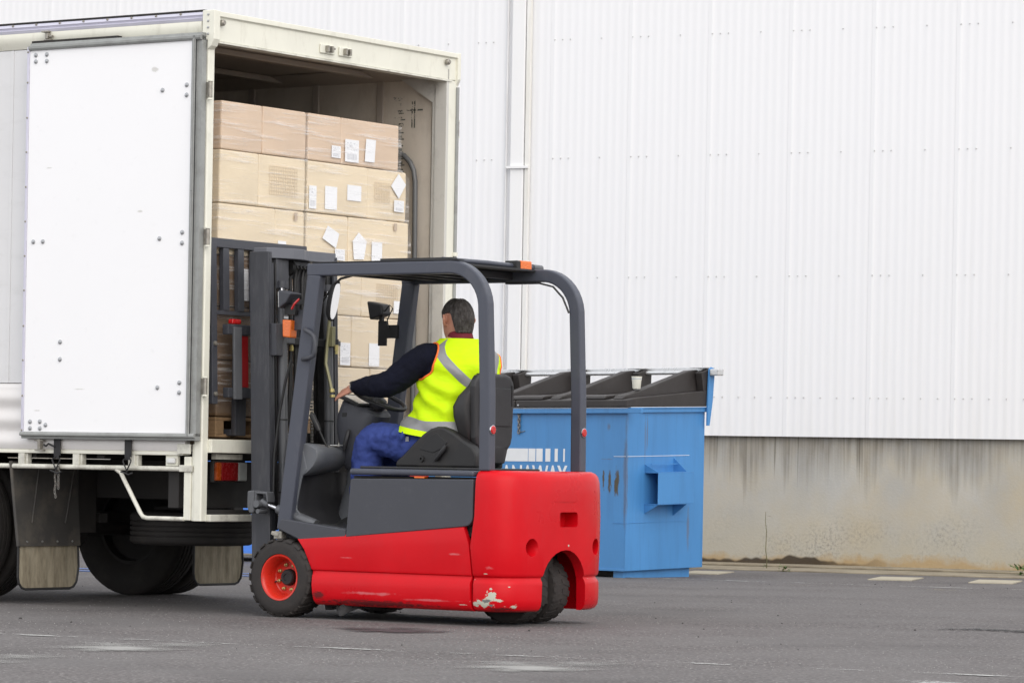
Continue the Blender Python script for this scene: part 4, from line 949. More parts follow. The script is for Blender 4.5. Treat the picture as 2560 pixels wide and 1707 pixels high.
# console: side frame + overhanging box + recess
def console(yf, yb, s, label):
    prof = [(.53, 1.01), (.585, 1.018), (.640, 1.010), (.682, .994), (.703, .978), (.711, .955), (.708, .92), (.690, .888), (.655, .855), (.610, .826), (.53, .82)]
    pb = [(.53, 1.0), (.575, 1.004), (.60, 1.0), (.625, .99), (.640, .975), (.645, .955), (.640, .92), (.625, .895), (.60, .872), (.575, .855), (.53, .85)]
    rg = []
    for k, (y, t) in enumerate(((yf, 0), (yf+s*.008, 0), (yf+s*.09, .15), (yf+s*.2, .5), (yb-s*.06, .9), (yb, 1))):
        rg.append([((1-t)*a[0]+t*b[0] - (.006 if k == 0 else 0)*(1 if a[0] > .6 else 0), y, (1-t)*a[1]+t*b[1] - (.006 if k == 0 else 0)*(1 if a[1] > .98 else 0)) for a, b in zip(prof, pb)])
    fk.part('front_console', MB().rings(rg), m_plas, smooth=42, label=label)
console(.125, .50, 1, 'near grey plastic dashboard pod')
console(my(.125), my(.44), -1, 'far grey plastic dashboard pod')
fk.part('console_side_frame', MB().prism([(.515, .555), (.535, .82), (.583, 1.012), (.596, 1.012), (.640, .860), (.606, .826), (.597, .80), (.566, .66), (.568, .628), (.590, .606), (.662, .563), (.66, .553)], 'y', .122, .135), m_plas, bevel=.004)
fk.part('footwell', MB().grid(lambda u, v: (.548 + .06*u**3 + .012*math.sin(v*9*PI)*(.6 if v > .4 else .2) + .10*max(0, u-.75), .136+(my(.136)-.136)*v, .85-.31*u), 14, 40), m_plasd, smooth=60)  # darker than the console plastic: shade of the recess put into the colour
fk.part('frame_bolt', MB().lathe([(.009, -.002), (.007, -.004), (.0, -.004)], (.548, .1215, .608), 'y', 10, cap=False), m_black)
fk.part('console_highlight', MB().box(.60, .65, .39, .45, 1.0045, 1.009), m_clear, bevel=.003)  # pale slab that paints a highlight on the console top
hb = fk.part('hand_brake', MB().tube([(.655, .30, .985), (.62, .30, 1.04), (.575, .30, 1.115)], .0065, 8), m_black, smooth=60)
fk.part('brake_grip', MB().tube([(.590, .30, 1.09), (.575, .30, 1.115), (.53, .30, 1.185), (.527, .30, 1.19)], [.012, .017, .018, .010], 10), m_plasd, parent=hb, smooth=50)
# steering column
def col_ring(z, x0, x1, y0, y1, c=.3):
    cx, cy, hx, hy = (x0+x1)/2, (y0+y1)/2, (x1-x0)/2, (y1-y0)/2; o = []
    for j in range(16):
        a = 2*PI*j/16; ca, sa = math.cos(a), math.sin(a); o.append((cx+hx*math.copysign(abs(ca)**.55, ca), cy+hy*math.copysign(abs(sa)**.55, sa), z+(cx+hx*ca-cx)*-.38))
    return o
stc = fk.part('steering_column', MB().rings([col_ring(.86, .615, .725, .50, .66), col_ring(.89, .600, .735, .48, .68), col_ring(.99, .575, .765, .47, .69), col_ring(1.09, .555, .800, .46, .70), col_ring(1.16, .565, .825, .46, .70), col_ring(1.225, .59, .855, .47, .69), col_ring(1.24, .61, .84, .48, .68)]), m_grey, smooth=40)
fk.part('column_tube', MB().tube([(.68, FC, .88), (.66, FC, .78), (.60, FC, .55)], [.075, .062, .075], 14), m_plas, smooth=60)
fk.part('tilt_lever', MB().tube([(.665, .445, .975), (.68, .435, 1.02), (.695, .44, 1.08), (.69, .452, 1.10)], [.008, .016, .014, .008], 8), m_plasd, smooth=60, parent=stc)
fk.part('cowl_vent', MB().box(.63, .662, .4635, .472, 1.175, 1.20), m_black, parent=stc)
fk.part('display_unit', MB().prism([(.60, 1.285), (.74, 1.235), (.745, 1.25), (.61, 1.305), (.585, 1.315), (.585, 1.30)], 'y', .47, .66), m_black, bevel=.005, parent=stc)
fk.part('display_glass', MB().prism([(.615, 1.3035), (.735, 1.2555), (.735, 1.258), (.615, 1.306)], 'y', .49, .64), m_clear, parent=stc)
WC = Vector((.815, .585, 1.285)); tilt = R(24)
def wheelpt(a, r, h=0): return WC + Vector((r*math.cos(a)*math.cos(tilt), r*math.sin(a), -r*math.cos(a)*math.sin(tilt))) + Vector((math.sin(tilt), 0, math.cos(tilt)))*h
sw = fk.part('steering_wheel', MB().tube([wheelpt(2*PI*i/40, .160) for i in range(40)], .0125, 8, closed=True), m_plasd, smooth=80)
for a in (R(0), R(125), R(235)):
    fk.part('spoke', MB().tube([wheelpt(a, .03, -.02), wheelpt(a, .09, -.016), wheelpt(a, .155)], [.018, .014, .010], 8), m_plasd, parent=sw, smooth=60)
fk.part('wheel_hub', MB().tube([wheelpt(0, 0, -.06), wheelpt(0, 0, -.03), wheelpt(0, 0, .0), wheelpt(0, 0, .012)], [.045, .055, .045, .02], 16), m_plasd, parent=sw, smooth=60)
kn = wheelpt(R(150), .135)
fk.part('spinner_knob', MB().tube([kn, kn+Vector((.012, 0, .03)), kn+Vector((.016, 0, .045))], [.012, .02, .010], 12), m_plasd, parent=sw, smooth=60)
for dy in (0, .06):
    fk.part('control_lever', MB().tube([(.90, .80+dy, 1.0), (.93, .82+dy, 1.10), (1.08, .85+dy, 1.16+dy*.4)], .012, 8), m_plasd, smooth=60)
fk.part('armrest_console', MB().box(1.05, 1.35, .86, .96, 1.10, 1.16), m_plasd, bevel=.02)

# --- overhead guard
def arc(cx, cz, r, a0, a1, n): return [(cx+r*math.cos(R(a0+(a1-a0)*i/n)), cz+r*math.sin(R(a0+(a1-a0)*i/n))) for i in range(n+1)]
gpath = [(.517, .50), (.60, 1.18), (.690, 2.0)]
for (y, lb, sh) in ((.115, 'near front pillar of the overhead guard', 0), (1.045, 'far front pillar of the overhead guard', 0)):
    gp = fk.part('guard_pillar', MB().sweep([(.497, .505), (.692, 1.992)], .096, .06, y), m_guardp, bevel=.008, label=lb)
    rp = [(.640, 2.022)] + [(1.66, 2.022)] + arc(1.66, 1.785, .237, 84, 6, 9) + [(1.918, 1.30), (1.922, .872)]
    fk.part('guard_rail', MB().sweep(rp, .074, .062, y), m_guardp, bevel=.009, label=('near' if y < .5 else 'far')+' side rail and rear post of the overhead guard')
fk.part('roof_sheet', MB().box(.70, 1.62, .15, 1.01, 2.045, 2.056), m_plasd)
for i, x in enumerate((.72, .90, 1.08, 1.26, 1.44)):
    fk.part('roof_bar', MB().box(x-.02, x+.02, .148, 1.012, 2.0, 2.044), m_plasd, bevel=.005)
fk.part('rear_roof_tube', MB().tube([(1.55, .17, 2.072), (1.55, .60, 2.076), (1.55, 1.14, 2.072)], .0145, 10), m_guardp, smooth=60)
fk.part('roof_edge_lip', MB().box(.66, 1.72, .085, .145, 2.0605, 2.066).box(1.16, 1.66, .10, .16, 2.0665, 2.078), m_plasd)
fk.part('lamp_plate', MB().box(1.40, 1.62, 1.02, 1.07, 1.975, 2.0), m_plasd)
am = fk.part('indicator_lamp', MB().box(1.505, 1.590, .905, 1.02, 2.046, 2.106), m_lampor, bevel=.008, label='amber lamp on the far rear corner of the guard roof')
fk.part('lamp_base', MB().box(1.50, 1.59, .865, .903, 2.048, 2.104), m_black, bevel=.006, parent=am)
fk.part('tube_end_cap', MB().tube([(1.55, 1.08, 2.073), (1.55, 1.17, 2.072)], .021, 10), m_cyl, smooth=50)
for y in (.115, 1.045):
    rf = fk.part('reflector', MB().lathe([(.0235, .0), (.0235, .008), (.018, .011)], (1.959, y-.005, 1.103), 'x', 20), m_lampred, label='round red reflector on the %s rear post' % ('near' if y < .5 else 'far'))
    fk.part('reflector_ring', MB().lathe([(.027, 0), (.027, .006), (.024, .0065)], (1.958, y-.005, 1.103), 'x', 20, cap=False), m_chrome, parent=rf, smooth=40)
fk.part('grab_handle', MB().tube([(.640, .080, 1.676), (.66, .055, 1.672), (.705, .050, 1.652), (.728, .050, 1.633), (.737, .05, 1.60), (.737, .05, 1.545), (.728, .05, 1.522), (.70, .050, 1.509), (.645, .055, 1.503), (.630, .08, 1.503)], .0135, 10), m_grey, smooth=60)
fk.part('guard_foot', MB().prism([(.44, .56), (.44, .45), (.50, .42), (.62, .44), (.60, .56)], 'y', .145, .20), m_grey, bevel=.006)
# wiring inside far rear bend
fk.part('wiring', MB().tube([(1.66, 1.005, 1.975), (1.75, 1.005, 1.955), (1.82, 1.005, 1.89), (1.865, 1.005, 1.80)], .006, 6), m_hose, smooth=60)

# --- seat
st_ = fk.part('seat_base', MB().prism([(1.10, .905), (1.14, .895), (1.58, .895), (1.62, .93), (1.62, .975), (1.58, .99), (1.20, .96), (1.12, .94)], 'y', .37, .74), m_plasd, bevel=.015)
def seat_ring(x, z0, z1, yw, c): 
    o = []
    for j in range(20):
        a = 2*PI*j/20; ca, sa = math.cos(a), math.sin(a)
        zc = (z0+z1)/2; h = (z1-z0)/2; y = yw*math.copysign(abs(ca)**.5, ca); zz = h*math.copysign(abs(sa)**.6, sa)
        lift = c*(abs(y)/yw)**3 if sa > -.2 else 0
        o.append((x, FC+y, zc+zz+lift))
    return o
fk.part('seat_cushion', MB().rings([seat_ring(1.115, .91, .945, .15, 0), seat_ring(1.13, .89, .975, .18, .0), seat_ring(1.20, .885, 1.00, .205, .01), seat_ring(1.30, .885, 1.01, .21, .03), seat_ring(1.40, .885, 1.01, .21, .04), seat_ring(1.50, .885, 1.0, .205, .03), seat_ring(1.58, .90, .97, .19, .0)]), m_seat, smooth=60, parent=st_)
for (ya, yb, xm) in ((.322, .392, 9), (.72, .775, 1.58)):
    fk.part('seat_bolster', MB().prism([(min(a_, xm), b_) for a_, b_ in [(1.125, .885), (1.13, .918), (1.19, .965), (1.25, 1.020), (1.32, 1.078), (1.375, 1.110), (1.42, 1.122), (1.465, 1.122), (1.53, 1.095), (1.61, 1.045), (1.67, 1.012), (1.705, .965), (1.705, .885)]], 'y', ya, yb), m_seat, bevel=.022, seg=4, smooth=50, parent=st_)
fk.part('bolster_recess', MB().prism([(1.30, .99), (1.36, 1.06), (1.42, 1.085), (1.50, 1.03), (1.47, 1.0), (1.40, .97)], 'y', .3185, .326), m_black, parent=st_, bevel=.003)
fk.part('recline_lever', MB().tube([(1.42, .308, .925), (1.44, .306, .945), (1.485, .306, .995), (1.495, .308, 1.015)], [.010, .013, .014, .008], 8), m_plasd, smooth=60, parent=st_)
fk.part('adjuster_knob', MB().lathe([(.018, 0), (.016, -.012), (.008, -.012), (.008, -.002), (.001, -.002)], (1.32, .321, .935), 'y', 14, cap=False), m_black, parent=st_)
fk.part('rail_bolt', MB().lathe([(.010, 0), (.009, -.01), (0, -.012)], (1.64, .345, .925), 'y', 8, cap=False), m_bolt, parent=st_)
def back_ring(z, xf, xb, yw, wing):
    o = []
    xc, h = (xf+xb)/2, (xb-xf)/2
    for j in range(24):
        a = 2*PI*j/24; ca, sa = math.cos(a), math.sin(a)
        y = yw*math.copysign(abs(ca)**.5, ca); xx = h*math.copysign(abs(sa)**.6, sa)
        if sa < .2: xx -= wing*(abs(y)/yw)**3
        o.append((xc+xx, FC+y, z))
    return o
bk_ = fk.part('seat_back', MB().rings([back_ring(1.0, 1.54, 1.615, .165, 0), back_ring(1.03, 1.535, 1.62, .195, .01), back_ring(1.10, 1.54, 1.625, .228, .02), back_ring(1.18, 1.525, 1.625, .243, .03), back_ring(1.24, 1.52, 1.625, .243, .032), back_ring(1.30, 1.54, 1.63, .228, .02), back_ring(1.36, 1.58, 1.635, .195, .005), back_ring(1.41, 1.592, 1.64, .168, 0), back_ring(1.432, 1.605, 1.635, .14, 0)]), m_seat, smooth=60)
fk.part('seat_back_shell', MB().rings([[(xx, FC+(yy-FC)*(1-.10*max(0, (1.2-zz)/.2)), zz) for yy, zz in rrect(.372+e, .775-e, .985+e, 1.43-e, .075)] for xx, e in ((1.612, 0), (1.640, .0), (1.650, .008), (1.653, .02))]), m_plasd, bevel=.012, seg=3, parent=bk_)
fk.part('document_pocket', MB().box(1.6535, 1.661, .42, .725, 1.13, 1.35), m_plasd, bevel=.006, parent=bk_)
fk.part('shell_handle', MB().box(1.6535, 1.659, .735, .752, 1.25, 1.37), m_black, bevel=.003, parent=bk_)
fk.part('suspension_housing', MB().rings([back_ring(.905, 1.54, 1.61, .13, 0), back_ring(.92, 1.53, 1.64, .155, 0), back_ring(1.0, 1.53, 1.655, .165, 0), back_ring(1.05, 1.54, 1.65, .16, 0), back_ring(1.065, 1.56, 1.63, .14, 0)]), m_plasd, smooth=50, parent=st_)

# --- lamps and mirror
wl = fk.part('work_lamp', MB().hexa([(.44, .97, 1.77), (.535, .97, 1.80), (.535, 1.06, 1.80), (.44, 1.06, 1.77), (.415, .97, 1.885), (.53, .97, 1.865), (.53, 1.06, 1.865), (.415, 1.06, 1.885)]), m_plasd, bevel=.010, label='black work lamp on the far front pillar')
fk.part('lamp_bracket', MB().box(.485, .545, 1.0, 1.012, 1.615, 1.765).box(.545, .63, 1.0, 1.012, 1.66, 1.74).box(.495, .515, .995, 1.02, 1.765, 1.79), m_black, parent=wl)
fk.part('lamp_wire', MB().tube([(.53, 1.0, 1.82), (.575, .99, 1.86), (.60, .99, 1.84), (.56, .99, 1.77), (.57, .99, 1.72)], .004, 6), m_hose, parent=wl, smooth=60)
w2 = fk.part('work_lamp', MB().hexa([(.345, .20, 1.805), (.40, .20, 1.84), (.40, .31, 1.84), (.345, .31, 1.805), (.34, .20, 1.915), (.44, .20, 1.895), (.44, .31, 1.895), (.34, .31, 1.915)]), m_grey, bevel=.008, label='grey work lamp on the near front pillar')
fk.part('lamp_lens', MB().hexa([(.338, .21, 1.815), (.343, .21, 1.815), (.343, .30, 1.815), (.338, .30, 1.815), (.333, .21, 1.905), (.338, .21, 1.905), (.338, .30, 1.905), (.333, .30, 1.905)]), m_clear, parent=w2)
fk.part('lamp_bracket', MB().box(.42, .60, .235, .275, 1.83, 1.86).box(.36, .44, .24, .27, 1.77, 1.83), m_black, parent=w2)
fk.part('red_wire', MB().tube([(.50, .20, 1.86), (.48, .18, 1.83), (.46, .18, 1.80)], .007, 6), m_lampred, parent=w2)
il = fk.part('indicator_lamp', MB().prism([(.352, 1.640), (.347, 1.742), (.415, 1.738), (.408, 1.634)], 'y', .235, .30), m_lampor, bevel=.007, label='amber lamp on the near front pillar beside the lift cylinder')
fk.part('lamp_mount', MB().box(.41, .50, .27, .31, 1.68, 1.80), m_grey, bevel=.004, parent=il)
mr_ = []
for j in range(24):
    a = 2*PI*j/24; mr_.append((.037*math.copysign(abs(math.cos(a))**.85, math.cos(a)), .118*math.copysign(abs(math.sin(a))**.85, math.sin(a))))
def mirpt(y, z, x): return (.452 + x + z*.02, .60+y+z*.22, 1.868+z)
mmb = MB().rings([[mirpt(y*s_, z*s_, x) for y, z in mr_] for s_, x in ((.8, -.03), (1.0, -.012), (1.05, 0), (1.05, .006), (.97, .007))])
mi = fk.part('rear_view_mirror', mmb, m_black, smooth=40)
m_mirr = M('mirror_glass', (.88,.88,.88), .03, 1., .0, 1, rvar=.0)
fk.part('mirror_glass', MB().rings([[mirpt(y*.94, z*.94, x) for y, z in mr_] for x in (.0075, .009)]), m_mirr, parent=mi)
fk.part('mirror_arm', MB().tube([(.43, .60, 1.95), (.50, .60, 2.0), (.60, .60, 2.02)], .008, 8), m_black, parent=mi)

# --- mast (leans slightly forward)
def ml(p): return Vector((p.x + .311 - .0313*p.z, p.y, p.z))      # local x: 0 = rear face of the outer channel
mast = fk.part('mast', MB().box(-.14, 0, .222, .236, .16, 2.145).box(-.14, -.122, .236, .262, .16, 2.145).box(-.018, 0, .236, .258, .16, 2.145).map(ml), m_mast, bevel=.003, label='near outer mast channel')
fk.part('outer_channel', MB().box(-.14, 0, .884, .898, .16, 2.145).box(-.14, -.122, .858, .884, .16, 2.145).box(-.018, 0, .862, .884, .16, 2.145).map(ml), m_mast, bevel=.003, parent=mast)
for (a, b, c, d) in ((.265, .279, .279, .303), (.841, .855, .817, .841)):
    fk.part('inner_channel', MB().box(-.13, -.02, a, b, .22, 2.10).box(-.13, -.115, c, d, .22, 2.10).box(-.035, -.02, c, d, .22, 2.10).map(ml), m_mastd, bevel=.002, parent=mast)
fk.part('rail_guide', MB().box(-.015, -.001, .26, .275, .5, 2.08).map(ml), m_mast, parent=mast)
fk.part('rail_guide', MB().box(-.012, -.001, .285, .30, .5, 2.08).map(ml), m_mastd, parent=mast)
hdr = MB().prism([(-.12, .236), (-.02, .236), (.052, .40), (.052, .505), (.0, .62), (-.0, .885), (-.12, .885)], 'z', 2.108, 2.170).map(ml)
fk.part('mast_crosshead', hdr, m_cross, bevel=.004, parent=mast)
fk.part('crosshead_hanger', MB().box(-.10, .0, .30, .42, 1.93, 2.107).box(-.1, -.05, .42, .70, 2.0, 2.107).map(ml), m_mast, bevel=.004, parent=mast)
fk.part('mast_cross_tie', MB().box(-.02, .045, .238, .30, 1.53, 1.72).map(ml), m_mast, bevel=.004, parent=mast)
fk.part('mast_cross_tie', MB().box(-.02, .02, .30, .86, 1.60, 1.645).box(-.13, -.10, .30, .82, .95, 1.08).box(-.1, -.02, .26, .86, .20, .36).map(ml), m_mastd, bevel=.003, parent=mast)
for yc, nm in ((.345, 'near lift cylinder'), (my(.345)-.02, 'far lift cylinder')):
    c_ = fk.part('lift_cylinder', MB().tube([(.005, yc, .25), (.005, yc, 1.905)], .029, 16).map(ml), m_cyl, smooth=50, label=nm, parent=None)
    fk.part('cylinder_rod', MB().tube([(.005, yc, 1.90), (.005, yc, 1.95)], .014, 12).map(ml), m_chrome, smooth=50, parent=c_)
    fk.part('cylinder_cap', MB().tube([(.005, yc, 1.935), (.005, yc, 1.975)], .033, 16).map(ml), m_mast, smooth=40, parent=c_)
    fk.part('cylinder_clamp', MB().tube([(.005, yc, 1.605), (.005, yc, 1.645)], .034, 16).box(.0, .03, yc, yc+.09, 1.61, 1.64).map(ml), m_cyl, smooth=40, parent=c_)
    for zz in (1.15, .72): fk.part('hose_clip', MB().tube([(.005, yc, zz), (.005, yc, zz+.008)], .032, 16).map(ml), m_black, smooth=40, parent=c_)
fk.part('cylinder_tag', MB().box(.034, .0355, .325, .367, 1.752, 1.766).map(ml), m_white)
lcm = MB()
for yc in (.455, .70):
    for i in range(94):
        z = 2.06-i*.019
        lcm.box(-.058, -.048, yc-.011+(.003 if i % 2 else 0), yc+.011-(.003 if i % 2 else 0), z-.011, z+.004)
fk.part('lift_chain', lcm.map(ml), m_chain, kind='stuff')
sheave = fk.part('chain_pulley', MB().lathe([(.045, -.014), (.036, -.010), (.036, .010), (.045, .014)], (.22, .455, 2.06), 'y', 20), m_mastd, smooth=40)
rr = random.Random(6)
for i, y in enumerate((.50, .535, .57, .605, .64)):
    fk.part('hydraulic_hose', MB().tube([(-.055+.01*(i % 2), y, z) for z in (.4, .8, 1.2, 1.6, 2.0)] + [(-.04, y+.01, 2.06), (-.01, y+.02, 2.07)], .0125, 8).map(ml), m_hose, smooth=60)
fk.part('hydraulic_hose', MB().tube([(.20, .44, .60), (.215, .43, .9), (.25, .43, 1.15), (.262, .43, 1.40), (.256, .44, 1.62)], .009, 8), m_hose, smooth=60)
fk.part('hydraulic_hose', MB().tube([(.30, .24, .62), (.30, .245, .95), (.33, .25, 1.20), (.37, .25, 1.38), (.40, .26, 1.50)], .0085, 8), m_hose, smooth=60)
fk.part('hydraulic_hose', MB().tube([(.42, .60, 1.93), (.37, .59, 1.86), (.34, .57, 1.78)], .006, 6), m_hose, smooth=60)
fk.part('hose_fitting', MB().tube([(.26, .44, 1.59), (.26, .44, 1.625)], .011, 8).tube([(.262, .44, 1.565), (.262, .44, 1.592)], .014, 8), m_brass, smooth=40)
pp_ = fk.part('steel_pipe', MB().tube([(.345, .70, 1.765), (.33, .70, 1.62), (.32, .70, 1.50), (.345, .70, 1.42), (.372, .70, 1.33)], .0105, 8), m_pipe, smooth=60)
fk.part('pipe_fitting', MB().tube([(.368, .70, 1.345), (.372, .70, 1.325)], .017, 10).tube([(.374, .70, 1.31), (.376, .70, 1.295)], .017, 10), m_brass, smooth=40, parent=pp_)
vb = fk.part('valve_block', MB().box(.335, .365, .705, .735, 1.60, 1.72), m_pipe, bevel=.003)
fk.part('valve_fitting', MB().tube([(.385, .72, 1.575), (.385, .72, 1.61)], .012, 8).tube([(.385, .72, 1.555), (.385, .72, 1.574)], .009, 8), m_brass, parent=vb, smooth=40)
fk.part('pipe_clamp', MB().box(.27, .315, my(.345)-.06, my(.345)+.02, 1.60, 1.65), m_mastd, bevel=.004)
# tilt cylinder with guarded bracket
tc_ = fk.part('tilt_bracket', MB().prism([(.215, .73), (.265, .735), (.265, .61), (.255, .598), (.23, .60), (.212, .64)], 'y', .10, .17), m_cyl, bevel=.012)
fk.part('bracket_arm', MB().prism([(.262, .730), (.352, .727), (.358, .70), (.362, .665), (.352, .668), (.345, .712), (.275, .715), (.275, .67), (.30, .645), (.262, .65)], 'y', .11, .18), m_cyl, bevel=.004, parent=tc_)
fk.part('rod_eye', MB().tube([(.30, .14, .665), (.345, .14, .652)], [.026, .02], 12).lathe([(.022, -.05), (.022, .05)], (.290, .14, .655), 'y', 12).lathe([(.014, -.04), (.014, .04)], (.295, .14, .612), 'y', 10), m_cyl, parent=tc_, smooth=40)
fk.part('tilt_rod', MB().tube([(.34, .14, .652), (.42, .14, .627)], .0115, 12), m_chrome, smooth=60)
fk.part('tilt_cylinder', MB().tube([(.415, .14, .628), (.445, .14, .619), (.70, .14, .54)], [.026, .032, .032], 16), m_cyl, smooth=50)

# --- carriage, load backrest, forks
def cl(p): return Vector((p.x - .0313*(p.z-1.2), p.y, p.z))
cg = fk.part('fork_carriage', MB().box(-.035, .010, .17, 1.0, 1.655, 1.715).box(-.035, .010, .17, 1.0, 1.28, 1.34).box(.0, .06, .42, .48, 1.2, 1.74).box(.0, .06, .82, .88, 1.2, 1.74).map(cl), m_mast, bevel=.004)
fk.part('carriage_side_plate', MB().box(.012, .03, .205, .275, 1.27, 1.70).map(cl), m_cyl, bevel=.003, parent=cg)
fk.part('side_shift_cylinder', MB().box(-.045, -.005, .315, .375, 1.345, 1.65).map(cl), m_redd, parent=cg)
fk.part('red_rubber_stop', MB().box(-.05, -.01, .22, .30, 1.718, 1.748), m_lampred, bevel=.008, parent=cg)
bkx = -.075
br = fk.part('load_backrest', MB().box(bkx-.02, bkx+.016, .10, 1.03, 2.172, 2.228).map(cl), m_grey, bevel=.004)
fk.part('backrest_side', MB().box(bkx-.02, bkx+.018, .098, .150, 1.24, 2.20).map(cl), m_grey, bevel=.003, parent=br)
fk.part('backrest_side_plate', MB().prism([(bkx-.02, 2.18), (bkx-.02, 1.235), (bkx-.10, 1.235), (bkx-.09, 1.3), (bkx-.03, 2.18)], 'y', .098, .106).map(cl), m_grey, parent=br)
fk.part('backrest_side', MB().box(bkx-.02, bkx+.018, .985, 1.03, 1.24, 2.20).map(cl), m_grey, bevel=.003, parent=br)
for i in range(5):
    y = .245 + .14*i
    fk.part('backrest_bar', MB().box(bkx-.018, bkx+.014, y-.028, y+.028, 1.80, 2.171).map(cl), m_grey, bevel=.002, parent=br)
fk.part('backrest_lower_rail', MB().box(bkx-.018, bkx+.010, .151, .984, 1.775, 1.799).map(cl), m_grey, parent=br)
for z in (1.30, 1.60): fk.part('bolt', MB().lathe([(.014, 0), (.013, .01), (.006, .012)], (bkx+.018-.0313*(z-1.2), .125, z), 'x', 8), m_hinge, parent=br)
for y in (.34, .74):
    fk.part('fork', MB().box(-.11, -.075, y, y+.10, 1.055, 1.66).prism([(-.11, 1.055), (-.11, 1.095), (-1.12, 1.068), (-1.15, 1.058), (-1.12, 1.055)], 'y', y, y+.10), m_mast, bevel=.004)
# torn plastic hanging below the chassis
rr = random.Random(3); tp_ = MB()
def rag(u, v): return (.78+.24*u, .12+.08*math.sin(u*7)+.02*v, .085-.06*v*(.4+.6*math.sin(u*PI))+.012*math.sin(u*17+v*5))
tp_.grid(rag, 14, 6)
fk.part('torn_plastic_sheet', tp_, m_debris, smooth=30)
# ================================================================== DRIVER (frame FT, faces -X, torso and head turned to the far side)
dv = Thing('person', 'driver in yellow safety vest, navy sweater and blue trousers seated on the forklift, arm outstretched', 'person', (1.38, FC, .95), FT)
SEC = [(0.9, 1.4, 0.194, 0.158, 6), (1.0, 1.395, 0.209, 0.176, 8), (1.1, 1.385, 0.214, 0.186, 10), (1.2, 1.375, 0.214, 0.184, 13), (1.3, 1.372, 0.217, 0.176, 17), (1.4, 1.378, 0.224, 0.166, 22), (1.48, 1.388, 0.226, 0.156, 26), (1.535, 1.392, 0.214, 0.13, 28), (1.575, 1.39, 0.178, 0.112, 29), (1.605, 1.386, 0.138, 0.094, 30), (1.63, 1.382, 0.101, 0.078, 30), (1.66, 1.38, 0.072, 0.07, 30)]
def sec(z):
    if z <= SEC[0][0]: return SEC[0][1:]
    for a, b in zip(SEC, SEC[1:]):
        if a[0] <= z <= b[0]:
            t = (z-a[0])/(b[0]-a[0]); t2 = t*t*(3-2*t)*.5 + t*.5
            return tuple(p+(q-p)*t2 for p, q in zip(a[1:], b[1:]))
    return SEC[-1][1:]
def tpt(th, z, inf=0):
    """torso surface: th 0 = straight back, 90 = left side, 180 = front, 270 = right"""
    cx, a, b, ph = sec(z); ph = R(ph)
    f = Vector((-math.cos(ph), math.sin(ph), 0)); r_ = Vector((math.sin(ph), math.cos(ph), 0))
    s, c = math.sin(th), math.cos(th)
    belly = 1 + (.18 if c < 0 and z < 1.32 else 0)*max(0, -c)*math.sin(PI*min(1, max(0, (z-.9)/.42)))
    spine = 1 - .05*max(0, c)**8*(1 if z > 1.1 else 0)
    return Vector((cx, FC+.012, z)) - r_*((a+inf)*math.copysign(abs(s)**.85, s)) - f*((b+inf)*math.copysign(abs(c)**.9, c)*belly*spine)
def torso_rings(z0, z1, n, inf, m=40): return [[tpt(2*PI*j/m, z0+(z1-z0)*i/n, inf) for j in range(m)] for i in range(n+1)]
def limb(pts_, n=14, m=5):
    """smooth tapered limb through (point, radius) knots"""
    P_ = [Vector(p) for p, r in pts_]; r_ = [r for p, r in pts_]; path = []; rad = []
    for i in range(len(P_)-1):
        p0 = P_[max(0, i-1)]; p1 = P_[i]; p2 = P_[i+1]; p3 = P_[min(len(P_)-1, i+2)]
        for j in range(m):
            t = j/m; path.append(.5*((2*p1) + (-p0+p2)*t + (2*p0-5*p1+4*p2-p3)*t*t + (-p0+3*p1-3*p2+p3)*t**3)); rad.append(r_[i]+(r_[i+1]-r_[i])*t)
    path.append(P_[-1]); rad.append(r_[-1])
    return path, rad
def remesh(name, mb, mat, vox, smooth_it, parent=None, label=None, factor=.5):
    o = dv.part(name, mb, mat, parent=parent, label=label)
    m = o.modifiers.new('r', 'REMESH'); m.mode = 'VOXEL'; m.voxel_size = vox; m.use_smooth_shade = True
    s = o.modifiers.new('s', 'SMOOTH'); s.iterations = smooth_it; s.factor = factor
    apply_mods(o); o.data.materials.clear(); o.data.materials.append(mat)
    o.data.polygons.foreach_set('use_smooth', [True]*len(o.data.polygons)); return o
LS, LE, LW = (1.272, .415, 1.515), (1.065, .335, 1.376), (.795, .365, 1.345)
RS, RE, RW = (1.425, .750, 1.47), (1.32, .93, 1.27), (1.02, .86, 1.20)
HC = Vector((1.362, .592, 1.744)); HY = R(21)      # head centre; HY: head heading, 0 = facing -X, positive = towards the far side
hf = Vector((-math.cos(HY), math.sin(HY), 0)); hr = Vector((math.sin(HY), math.cos(HY), 0)); hu = Vector((0, 0, 1))
def hp(f, r_, u): return HC + hf*f + hr*r_ + hu*u
# ---- body: one continuous skin surface under the clothes
b = MB()
b.rings(torso_rings(.92, 1.66, 16, -.012))
def headring(u, ff, fb, w):
    o = []
    for j in range(24):
        a = 2*PI*j/24; c, s = math.cos(a), math.sin(a); o.append(hp((ff if c > 0 else fb)*c, w*math.copysign(abs(s)**.9, s), u))
    return o
b.rings([headring(-.125, .050, .035, .030), headring(-.105, .085, .060, .055), headring(-.075, .095, .078, .066), headring(-.04, .098, .090, .074), headring(0, .100, .100, .078), headring(.04, .102, .104, .080), headring(.075, .092, .096, .074), headring(.10, .070, .075, .058), headring(.118, .035, .04, .030)])
b.tube([(1.385, .588, 1.58), (1.383, .590, 1.63), (1.374, .592, 1.67), (1.365, .594, 1.71)], [.068, .060, .058, .056], 16)
